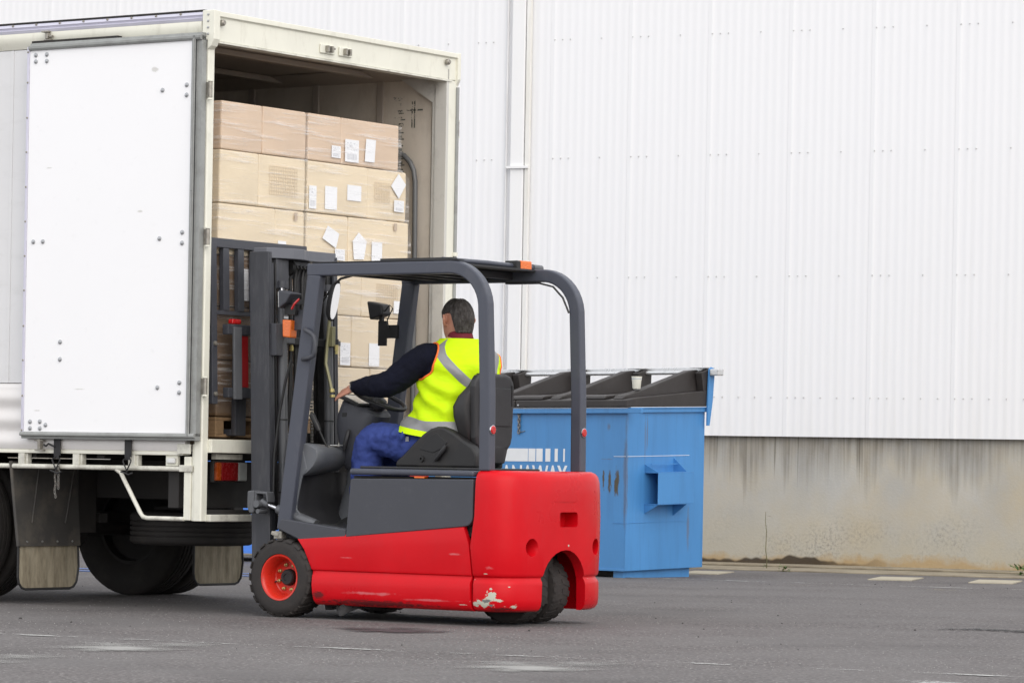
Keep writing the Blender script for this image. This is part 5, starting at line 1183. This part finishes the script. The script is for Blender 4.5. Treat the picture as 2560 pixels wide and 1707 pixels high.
# nose, brow, jaw, ears
b.tube([hp(.095, 0, .03), hp(.118, 0, -.02), hp(.100, 0, -.035)], [.009, .014, .010], 8)
b.tube([hp(.088, -.04, .035), hp(.100, 0, .040), hp(.088, .04, .035)], [.012, .014, .012], 8)
b.tube([hp(.080, -.025, -.070), hp(.096, 0, -.072), hp(.080, .025, -.070)], [.009, .012, .009], 8)
for s in (-1, 1):
    b.tube([hp(.012, s*.082, .024), hp(-.010, s*.103, .026), hp(-.020, s*.109, .004), hp(-.010, s*.100, -.020), hp(.004, s*.084, -.036)], [.009, .009, .009, .009, .008], 8)
    b.tube([hp(.010, s*.078, .0), hp(-.004, s*.096, .004), hp(-.006, s*.094, -.015)], [.014, .010, .008], 8)
    b.tube([hp(.006, s*.078, -.005), hp(-.004, s*.083, -.008)], [.012, .009], 8)
for (A_, B_, C_) in ((LS, LE, LW), (RS, RE, RW)):
    pa, ra = limb([(A_, .062), (B_, .046), (tuple((Vector(B_)+Vector(C_))/2), .042), (C_, .027)]); b.tube(pa, ra, 12)
# hands: palm plus five unequal bent fingers
def hand(w, d, n_, spread, curl, thumb_side):
    """w wrist, d along the hand, n_ palm normal (towards the back of the hand)"""
    w = Vector(w); d = Vector(d).normalized(); n_ = Vector(n_).normalized(); s_ = d.cross(n_).normalized()
    b.rings([[w + d*t + s_*(hw*math.cos(2*PI*j/12)) + n_*(th*math.sin(2*PI*j/12)) for j in range(12)] for t, hw, th in ((-.03, .026, .020), (0, .027, .019), (.03, .036, .017), (.065, .042, .015), (.088, .041, .012), (.095, .036, .010))])
    for k, (off_, L_) in enumerate(((-.031, .070), (-.011, .080), (.010, .075), (.030, .058))):
        o = w + d*.080 + s_*off_*1.0; dd = (d + s_*off_*spread).normalized(); cur = -n_
        p1 = o + dd*L_*.42; p2 = p1 + (dd*math.cos(curl) + cur*math.sin(curl))*L_*.33; p3 = p2 + (dd*math.cos(curl*1.9)+cur*math.sin(curl*1.9))*L_*.27
        b.tube([o - dd*.02, p1, p2, p3], [.0095, .0088, .0080, .0062], 8)
    o = w + d*.018 + s_*thumb_side*.026; q = (d*.75 + s_*thumb_side*.7 - n_*.15).normalized()
    b.tube([o, o+q*.035, o+q*.035+(d*.95+s_*thumb_side*.25)*.028, o+q*.035+(d*.98+s_*thumb_side*.05)*.05], [.014, .012, .010, .008], 8)
hd_ = Vector((-.172, .010, -.056))
hand(LW, hd_, (-.10, -.62, .75), 3.0, .20, -1 if hd_.cross(Vector((-.10, -.62, .75))).z < 0 else 1)
hand(RW, (-.13, -.06, -.04), (0, .3, .95), 1.5, .55, -1)
body = remesh('body', b, m_skin, .0056, 3)
# ---- hair
hb_ = MB()
def hairring(u, ff, fb, w, s=1.0): return headring(u, ff*s, fb*s, w*s)
hr_ = []
def hairpt(th, v):
    """th 0 = back; v 0 = crown, 1 = hair line at the nape"""
    s, c = math.sin(th), math.cos(th)
    low = -.078 + .118*max(0, min(1, (abs(th)-.80)/.34)) - .05*max(0, 1-abs(abs(th)-1.78)/.22) + .03*max(0, min(1, (abs(th)-2.1)/.4))
    u = .130 - (.130-low)*v**.9
    k = max(0, 1-(max(0, u-.0)/.134)**2.1)**.5
    k = max(k, .05)
    nar = 1 - .18*max(0, -u/.09)
    fb = .119*k*nar; ff = .112*k; w = .0935*k*(1-.10*max(0, -u/.09))
    return hp(-(fb if c > 0 else ff)*c, -w*s, u)
N1, N2 = 48, 16
vs_ = [hairpt(-PI+2*PI*i/N1, (j/N2)) for i in range(N1) for j in range(N2+1)]
hb_.add(vs_, [(i*(N2+1)+j, ((i+1) % N1)*(N2+1)+j, ((i+1) % N1)*(N2+1)+j+1, i*(N2+1)+j+1) for i in range(N1) for j in range(N2)])
hair = dv.part('hair', hb_, m_hair, smooth=180)
so_ = hair.modifiers.new('so', 'SOLIDIFY'); so_.thickness = .012; so_.offset = -1
sb_ = hair.modifiers.new('sb', 'SUBSURF'); sb_.levels = 2; sb_.render_levels = 2
tx = bpy.data.textures.new('hairtex', 'CLOUDS'); tx.noise_scale = .008
ds = hair.modifiers.new('ds', 'DISPLACE'); ds.texture = tx; ds.strength = .005; ds.mid_level = .5
apply_mods(hair)
# ---- sweater
w_ = MB(); w_.rings(torso_rings(.96, 1.60, 14, .004))
for (A_, B_, C_, s) in ((LS, LE, LW, -1), (RS, RE, RW, 1)):
    A = Vector(A_); B2 = Vector(B_); C = Vector(C_)
    inn = A + Vector((.09, .10*(-s), -.03)) if s < 0 else A + Vector((-.05, -.12, -.02))
    pa, ra = limb([(tuple(inn), .088), (A_, .090), (tuple(A*.5+B2*.5+Vector((0, 0, -.002))), .086), (tuple(B2+Vector((0, 0, -.008))), .077), (tuple(B2*.5+C*.5+Vector((0, 0, -.008))), .065), (tuple(B2*.12+C*.88), .046), (tuple(C), .041)])
    w_.tube(pa, ra, 18)
    # sleeve folds
    for t in (.15, .38, .55, .80):
        q = A.lerp(B2, t); dr_ = (B2-A).normalized(); rr0 = .082-.012*t
        w_.tube([q + Vector((0, -.3, .9)).normalized()*rr0*.86 + dr_*.02, q + Vector((0, -1, .1))*rr0*.9 - dr_*.005, q + Vector((0, -.5, -.8)).normalized()*rr0*.88 + dr_*.02], [.008, .017, .008], 8)
    for t in (.12, .4, .72):
        q = B2.lerp(C, t); rr0 = .064-.014*t
        w_.tube([q + Vector((0.02, -.2, .95)).normalized()*rr0*.9, q + Vector((0, -1, 0))*rr0*.9 + Vector((.014, 0, 0)), q + Vector((0, -.5, -.8)).normalized()*rr0*.88], [.007, .015, .008], 8)
sweater = remesh('sweater', w_, m_navy, .0085, 3)
# watch on the left wrist
wd = hd_.normalized(); Lw = Vector(LW)
wr = Lw + wd*.006
a1 = wd.cross(Vector((0, 0, 1))).normalized(); a2 = a1.cross(wd)
dv.part('watch_strap', MB().rings([[wr + wd*t + a1*(.0325*math.cos(2*PI*j/20)) + a2*(.0300*math.sin(2*PI*j/20)) for j in range(20)] for t in (-.008, .008)]), m_steel, smooth=40)
fw = (a1*(-1 if a1.y > 0 else 1)*.55 + Vector((0, 0, .8))).normalized()
dv.part('watch_face', MB().tube([wr + fw*.028, wr + fw*.040], .015, 14), m_chrome, smooth=40)
# collar and neck band
dv.part('shirt_collar', MB().rings([[Vector((1.383, .590, 0)) + Vector((.070*math.cos(a)*s, .072*math.sin(a)*s, z + .014*math.cos(a-R(-10)))) for a in [2*PI*j/28 for j in range(28)]] for z, s in ((1.625, 1.16), (1.640, 1.10), (1.662, 1.02), (1.674, .97), (1.672, .91), (1.645, .92))], cap=False), m_maroon, smooth=60)
# ---- vest
def vz(th, t):
    """height of vest surface row t (0 hem, 1 neck) as a function of angle"""
    hem = 1.055 + .055*max(0, -math.cos(th))
    return hem + (1.636-hem)*t
v = MB(); NU, NV = 96, 60
rv_ = random.Random(5)
ph_ = [rv_.uniform(0, 6.3) for _ in range(9)]
def wr_fold(th, z):
    # soft folds pulled from the armpit down towards the hip, and slack above the belt
    f = .0085*math.sin(9*th + 16*(z-1.1) + ph_[0]) * max(0, 1-abs(z-1.22)/.22)
    f += .0115*math.sin(-4*th + 46*(z-1.1) + 2.2*math.sin(2*th+ph_[3]) + ph_[1]) * max(0, 1-abs(z-1.27)/.26)
    f += .0070*math.sin(5*th - 31*z + 1.5*math.sin(3*th+ph_[5]) + ph_[2]) * max(0, 1-abs(z-1.40)/.2)
    return max(f, -.009)
def vpt(th, t, extra=0):
    z = vz(th, t); flare = .020*max(0, 1-(z-1.05)/.14)
    front = max(0, math.cos(th-R(138)))**6
    inf = .022 + flare + wr_fold(th, z) + extra + .12*front*max(0, 1-(z-1.05)/.22)**1.2
    return tpt(th, z, inf)
vs_ = [vpt(2*PI*i/NU, j/NV) for i in range(NU) for j in range(NV+1)]
v.add(vs_, [(i*(NV+1)+j, ((i+1) % NU)*(NV+1)+j, ((i+1) % NU)*(NV+1)+j+1, i*(NV+1)+j+1) for i in range(NU) for j in range(NV)])
vest = dv.part('safety_vest', v, m_vest, smooth=180)
so2 = vest.modifiers.new('so', 'SOLIDIFY'); so2.thickness = .006; so2.offset = -1
apply_mods(vest)
def strip(name, fn, n, width_fn, mat, label=None):
    """tape following the vest: fn(t)->(th,row); width in row direction"""
    mb = MB(); rg = []
    for i in range(n+1):
        t = i/n; (th0, r0_), (th1, r1_) = width_fn(t)
        rg.append([vpt(th0, r0_, .0005), vpt((th0*2+th1)/3, (r0_*2+r1_)/3, .0042), vpt((th0+2*th1)/3, (r0_+2*r1_)/3, .0042), vpt(th1, r1_, .0005)])
    vs2 = [p for r in rg for p in r]
    mb.add(vs2, [(4*a+b2, 4*a+4+b2, 4*a+5+b2, 4*a+1+b2) for a in range(n) for b2 in range(3)])
    return dv.part(name, mb, mat, parent=vest, smooth=80, label=label)
strip('reflective_tape', None, 12, lambda t: ((R(9), .52-.34*t), (-R(9), .52-.34*t)), m_tape, 'grey reflective band down the spine')
strip('reflective_tape', None, 96, lambda t: ((2*PI*t, .060), (2*PI*t, .165)), m_tape, 'grey reflective band round the waist')
# crossed bands on the back, from the shoulders to the opposite side
def diag(s):
    def w(t):
        th = s*(R(62)*(1-t)**.85 + R(5)*t); row = .955 - .42*t
        nx, ny = .105*(1-.2*t), .040
        return (th + s*nx, row - ny), (th - s*nx*.9, row + ny)
    return w
strip('reflective_tape', None, 40, diag(1), m_tape, 'grey reflective band over the left shoulder')
strip('reflective_tape', None, 40, diag(-1), m_tape, 'grey reflective band over the right shoulder')
# armholes: cut where the sleeves leave, edged with piping
ARM = [(Vector((1.275, .410, 1.505)), .116, R(84)), (Vector((1.50, .850, 1.475)), .105, R(264))]
for C0, r0s, th0 in ARM:
    # find the vest parameter nearest the joint, then walk outwards to the cut
    best = min(((vpt(th0+dth, rw)-C0).length, th0+dth, rw) for dth in [R(x) for x in range(-40, 41, 8)] for rw in [.55+.02*k for k in range(20)])
    _, tc0, rc0 = best; loop = []
    for j in range(40):
        a = 2*PI*j/40; lo, hi = 0.0, 1.6
        for _ in range(22):
            md = (lo+hi)/2; rw = min(1.0, rc0 + .55*md*math.sin(a))
            if (vpt(tc0+md*math.cos(a), rw)-C0).length < r0s: lo = md
            else: hi = md
        loop.append(vpt(tc0+lo*math.cos(a), min(1.0, rc0+.55*lo*math.sin(a)), .001))
    dv.part('orange_piping', MB().tube(loop, .0062, 8, closed=True), m_vor, parent=vest, smooth=60)
    ball = MB().lathe([(max(.0005, r0s*math.sin(PI*i/16)), -r0s*math.cos(PI*i/16)) for i in range(17)], tuple(C0), 'z', 32)
    cut(vest, ball, dv.b)
    for tp_o in [o for o in vest.children if o.name.startswith('reflective_tape')]: cut(tp_o, MB().lathe([(max(.0005, (r0s-.004)*math.sin(PI*i/16)), -(r0s-.004)*math.cos(PI*i/16)) for i in range(17)], tuple(C0), 'z', 32), dv.b)
vest.data.polygons.foreach_set('use_smooth', [True]*len(vest.data.polygons)); vest.data.set_sharp_from_angle(angle=R(50))
def cloth(o, size, amt):
    t = bpy.data.textures.new('cloth_folds', 'CLOUDS'); t.noise_scale = size; t.noise_depth = 2
    d = o.modifiers.new('folds', 'DISPLACE'); d.texture = t; d.strength = amt; d.mid_level = .5; apply_mods(o)
cloth(sweater, .045, .016)
# ---- trousers: hips, thighs, shins as one
t_ = MB(); t_.rings(torso_rings(.90, 1.12, 6, .010))
legs = [((1.34, .50, 1.0), (1.12, .455, 1.015), (.885, .43, 1.035), (.83, .44, .80), (.80, .45, .60)), ((1.34, .68, 1.0), (1.12, .71, 1.010), (.885, .725, 1.020), (.83, .72, .80), (.78, .72, .60))]
for L_ in legs:
    pa, ra = limb([(L_[0], .118), (L_[1], .112), (L_[2], .094), (L_[3], .090), (L_[4], .080)], m=8); t_.tube(pa, ra, 18)
    K_ = Vector(L_[2])
    for q, dz in ((.04, .0), (.09, .02), (.14, .035), (.20, .045), (.27, .05)):   # folds behind the knee, fanned along the thigh
        t_.tube([K_ + Vector((q, -.05, .085-.01*q)), K_ + Vector((q+.015, -.088, .02+dz*.3)), K_ + Vector((q*.9-.015, -.078, -.055+dz*.2))], [.006, .019, .008], 8)
    for z in (-.10, -.17, -.25):
        t_.tube([K_ + Vector((-.10, -.03, z+.02)), K_ + Vector((-.05, -.075, z)), K_ + Vector((.02, -.06, z+.03))], [.006, .017, .006], 8)
jeans = remesh('trousers', t_, m_jean, .0085, 2)
cloth(jeans, .05, .022)
for s, L_ in zip((-1, 1), legs):
    x, y, z = L_[4]
    dv.part('boot', MB().rings([[(x+cx + rx*math.cos(2*PI*j/16), y + ry*math.sin(2*PI*j/16), zz) for j in range(16)] for zz, cx, rx, ry in ((.515, -.06, .14, .05), (.53, -.06, .145, .053), (.56, -.05, .12, .05), (.59, -.02, .075, .048), (.66, 0, .06, .055))]), m_black, smooth=60)
dv.part('vest_care_label', MB().box(1.165, 1.200, .352, .355, 1.035, 1.062), m_tape)
# ================================================================== BINS (frame FB)
def tiltb(p): return Vector((p.x, p.y, p.z + .028*p.y + .004*p.x))
LB = 2.62; DB = 1.0
bn = Thing('rubbish_bin', 'blue steel front-lift rubbish bin with black plastic lids and a white cup on top', 'bin', (-LB/2, DB/2, 0), FB)
def bp_(name, mb, mat, **k): return bn.part(name, mb.map(tiltb), mat, **k)
shell = bp_('bin_body', MB().box(-LB, 0, 0, DB, .055, 1.395), m_blue, bevel=.004)
patch(m_blue, [((LB/2-.25, -DB/2, .80), (.016, .05, .13)), ((LB/2-.185, -DB/2, .79), (.028, .05, .14)), ((LB/2-.105, -DB/2, .78), (.038, .05, .16))], (.085, .072, .05), .8, 26, .45, .12, (1.5, 1.5, .5))
patch(m_blue, [((LB/2, -.27, 1.15), (.05, .010, .24)), ((LB/2, -.245, 1.2), (.05, .012, .22)), ((LB/2-.01, -.5, .8), (.03, .03, .65)), ((LB/2, .30, .40), (.05, .02, .2)), ((LB/2-.22, -DB/2, .98), (.10, .05, .006)), ((LB/2-.2, -DB/2, 1.25), (.03, .05, .05))], (.10, .17, .30), .7, 15, .42, .3, (1, 1, .25))
bp_('top_rim', MB().box(-LB-.03, .175, -.035, -.002, 1.360, 1.402), m_blue, bevel=.004)
bp_('top_rim', MB().box(.0, .022, .175, DB+.01, 1.365, 1.402).box(.002, .03, -.001, DB+.01, 1.398, 1.408), m_blue, bevel=.003)
bp_('corner_seam', MB().box(-.006, .004, -.004, .004, .06, 1.39), m_blue)
for z, mt_ in ((.452, m_blue), (1.003, m_print)):
    bp_('weld_line', MB().box(-.14, -.004, -.0035, -.0005, z-.0015, z+.002).box(.0005, .0035, -.002, .80, z-.0015, z+.002), mt_)
bp_('bottom_lip', MB().box(-LB, .0, -.006, -.0005, .055, .075), m_blue, bevel=.002)
# skid / base on the ground (meets the asphalt)
bn.part('skid', MB().box(-.15, -.045, .03, .88, -.004, .10), m_blue)
bn.part('skid', MB().box(-LB+.02, -LB+.12, .02, .93, -.004, .09), m_blue)
bn.part('under_frame', MB().box(-LB+.15, -.16, .12, .9, .01, .09), m_under)
# fork pocket on the end
pk = bp_('fork_pocket', MB().box(.0, .150, .232, .690, .600, .606).box(.0, .150, .232, .690, .862, .868).box(.144, .150, .232, .690, .606, .862), m_blue, bevel=.002)
bp_('pocket_floor', MB().box(.001, .143, .64, .689, .607, .861), m_under, parent=pk)
bp_('pocket_gusset', MB().prism([(.001, .935), (.001, .87), (.148, .87)], 'y', .232, .240), m_blue, parent=pk)
bp_('pocket_gusset', MB().prism([(.001, .985), (.001, .87), (.148, .87)], 'y', .60, .606), m_blue, parent=pk)
bp_('pocket_gusset', MB().prism([(.001, .525), (.001, .598), (.148, .598)], 'y', .232, .240), m_blue, parent=pk)
bp_('pocket_gusset', MB().prism([(.001, .50), (.001, .598), (.148, .598)], 'y', .60, .606), m_blue, parent=pk)
bp_('pocket_rib', MB().box(.04, .05, .26, .68, .93, .938), m_blue, parent=pk)
# chain
ch = MB()
for i in range(7):
    c_ = (-1.205 + (.002 if i % 2 else 0), -.012, 1.350-i*.024); ax = i % 2
    ch.tube([(c_[0]+(math.cos(2*PI*j/12)*.013 if not ax else 0), c_[1]+(math.cos(2*PI*j/12)*.009 if ax else 0), c_[2]+math.sin(2*PI*j/12)*.018) for j in range(12)], .0048, 6, closed=True)
ch.tube([(-1.205, -.010, 1.20), (-1.17, -.008, 1.205), (-1.14, -.004, 1.212)], .003, 5)
bp_('chain', ch, m_chain)
# logo print: fading bars above lettering (only the tops of the letters show)
lg = MB(); y = -.0022
def bar(x0, x1, z0=.955, z1=1.064): lg.box(x0, x1, y, -.0006, z0, z1)
bar(-1.62, -1.105); bar(-1.098, -1.020); bar(-1.010, -.938); bar(-.905, -.850); bar(-.800, -.766); bar(-.703, -.686)
bp_('logo_bars', lg, m_print, label='white bars of the printed logo')
tx_ = bpy.data.curves.new('txt', 'FONT'); tx_.body = 'CLEANAWAY'; tx_.size = .20; tx_.extrude = .0006; tx_.offset = .004; tx_.shear = .0
to_ = bpy.data.objects.new('txt', tx_); COL.objects.link(to_); bpy.context.view_layer.update()
me_ = bpy.data.meshes.new_from_object(to_.evaluated_get(bpy.context.evaluated_depsgraph_get())); bpy.data.objects.remove(to_)
xs_ = [v_.co.x for v_ in me_.vertices]; x_lo, x_hi = min(xs_), max(xs_); ys_ = [v_.co.y for v_ in me_.vertices]; y_hi = max(ys_)
sc_ = (1.03)/(x_hi-x_lo)
for v_ in me_.vertices:
    X_ = -.655 - (x_hi-v_.co.x)*sc_; Z_ = .925 - (y_hi-v_.co.y)*1.25
    p = tiltb(Vector((X_, -.0014 + v_.co.z, Z_))); v_.co = (p.x - bn.b[0], p.y - bn.b[1], p.z)
me_.materials.append(m_print); lo_ = bpy.data.objects.new('lettering', me_); COL.objects.link(lo_); lo_.parent = bn.e; lo_['label'] = 'white lettering CLEANAWAY on the bin front'
# lids: three moulded lids with raised wedge ribs
def lid(x0, x1):
    mb = MB()
    prof = [(-.05, 1.412), (-.05, 1.470), (.0, 1.478), (.10, 1.490), (DB-.03, 1.545), (DB+.03, 1.53), (DB+.04, 1.46), (DB+.0, 1.43), (DB+.0, 1.412)]
    mb.prism(prof, 'x', x0, x1)
    return mb
def rib(x0, x1, parent):
    # solid wedge rising towards the hinge
    pts_ = [(-.02, 1.478), (.02, 1.506), (.20, 1.540), (.86, 1.715), (.97, 1.722), (1.02, 1.66), (1.03, 1.545)]
    mb = MB().prism(pts_, 'x', x0, x1)
    mb.map(lambda p: Vector((p.x + (.018 if p.x < (x0+x1)/2 else -.018)*min(1, max(0, (p.z-1.48)/.24)), p.y, p.z)))
    return bp_('lid_rib', mb, m_lid, parent=parent, bevel=.008)
for i, (a, b2) in enumerate(((-2.60, -1.225), (-1.215, .035))):
    ld = bp_('lid', lid(a, b2), m_lid, bevel=.008, label=('left', 'right')[i]+' black plastic lid')
    for xr in ((-.10, -.80) if i else (-1.50, -2.20)):
        rib(xr-.055, xr+.055, ld)
        bp_('hinge_knuckle', MB().prism([(DB-.09, 1.700), (DB+.02, 1.730), (DB+.085, 1.70), (DB+.08, 1.60), (DB+.03, 1.50), (DB-.05, 1.50)], 'x', xr+.06, xr+.13), m_lid, parent=ld, bevel=.006)
        bp_('lid_step', MB().prism([(-.04, 1.479), (.12, 1.493), (.14, 1.515), (.0, 1.507), (-.03, 1.50)], 'x', xr-.50, xr-.12), m_lid, parent=ld, bevel=.006)
bp_('front_gasket', MB().box(-LB+.0, .04, -.030, -.004, 1.404, 1.4115), m_black)
bp_('hinge_bar', MB().tube([(-LB-.02, DB+0.020, 1.700), (.09, DB+0.020, 1.700)], .017, 12), m_galv, smooth=60)
bp_('lid_channel', MB().box(-LB, .03, DB+0.050, DB+0.090, 1.70, 1.745), m_galv, bevel=.006)
for x in (-2.2, -1.50, -.80, -.10): bp_('hinge_strap', MB().box(x-.02, x+.11, DB-0.060, DB+0.080, 1.735, 1.745), m_galv, bevel=.003)
bp_('bar_end', MB().box(.06, .15, DB+-0.020, DB+0.060, 1.672, 1.728), m_galv, bevel=.008)
for x, lb in ((.045, 'right hinge bracket'), (-LB-.03, 'left hinge bracket')):
    bk = bp_('hinge_bracket', MB().prism([(DB-.03, 1.25), (DB+.0, 1.25), (DB+.035, 1.45), (DB+.055, 1.69), (DB+.045, 1.735), (DB+.010, 1.745), (DB-.015, 1.725), (DB-.022, 1.60), (DB-.03, 1.40)], 'x', x-.006, x+.010), m_blue, bevel=.002, label=lb)
    bp_('hinge_pin', MB().lathe([(.030, 0), (.030, .02), (.018, .022), (.018, .05), (.0, .05)], (x+.011, DB+0.020, 1.70), 'x', 14, cap=False), m_galv, parent=bk, smooth=35)
bp_('lid_bumper', MB().lathe([(.008, 0), (.006, -.008), (0, -.009)], (-1.18, -.051, 1.43), 'y', 8, cap=False), m_galv)
# paper cup
cx, cy, cz = -.10, .225, 1.567
cup = Thing('cup', 'small off-white paper cup standing on the right lid rib of the blue bin', 'cup', (cx, cy, cz), FB)
cup.part('cup_body', MB().lathe([(.001, 0), (.030, 0), (.034, .006), (.0395, .070), (.0425, .078), (.0425, .098), (.045, .100), (.045, .104), (.041, .104), (.038, .07), (.030, .012), (.001, .012)], (cx, cy, cz), 'z', 28, cap=False), m_cup, smooth=40)
cup.part('cup_band', MB().lathe([(.0402, .0745), (.0430, .080), (.0430, .090), (.0422, .0905)], (cx, cy, cz), 'z', 28, cap=False), m_cupb, smooth=40)
# second bin, further left behind the truck
b2_ = Thing('rubbish_bin', 'bright blue steel bin glimpsed low between the truck and the forklift mast', 'bin', (-4.9, .5, 0), FB)
b2_.part('bin_body', MB().box(-6.0, -3.9, .0, 1.0, .085, 1.30), m_blueb, bevel=.004)
b2_.part('bottom_lip', MB().box(-6.0, -3.9, -.008, -.0005, .075, .105), m_blueb)
b2_.part('top_rim', MB().box(-6.03, -3.87, -.035, 1.03, 1.301, 1.34), m_blueb, bevel=.004)
for x in (-5.9, -4.1): b2_.part('skid', MB().box(x, x+.1, .05, .95, 0, .084), m_under)
b2_.part('lid', MB().prism([(-.04, 1.345), (-.04, 1.39), (1.0, 1.50), (1.06, 1.42), (1.04, 1.345)], 'x', -5.98, -3.92), m_lid, bevel=.008)
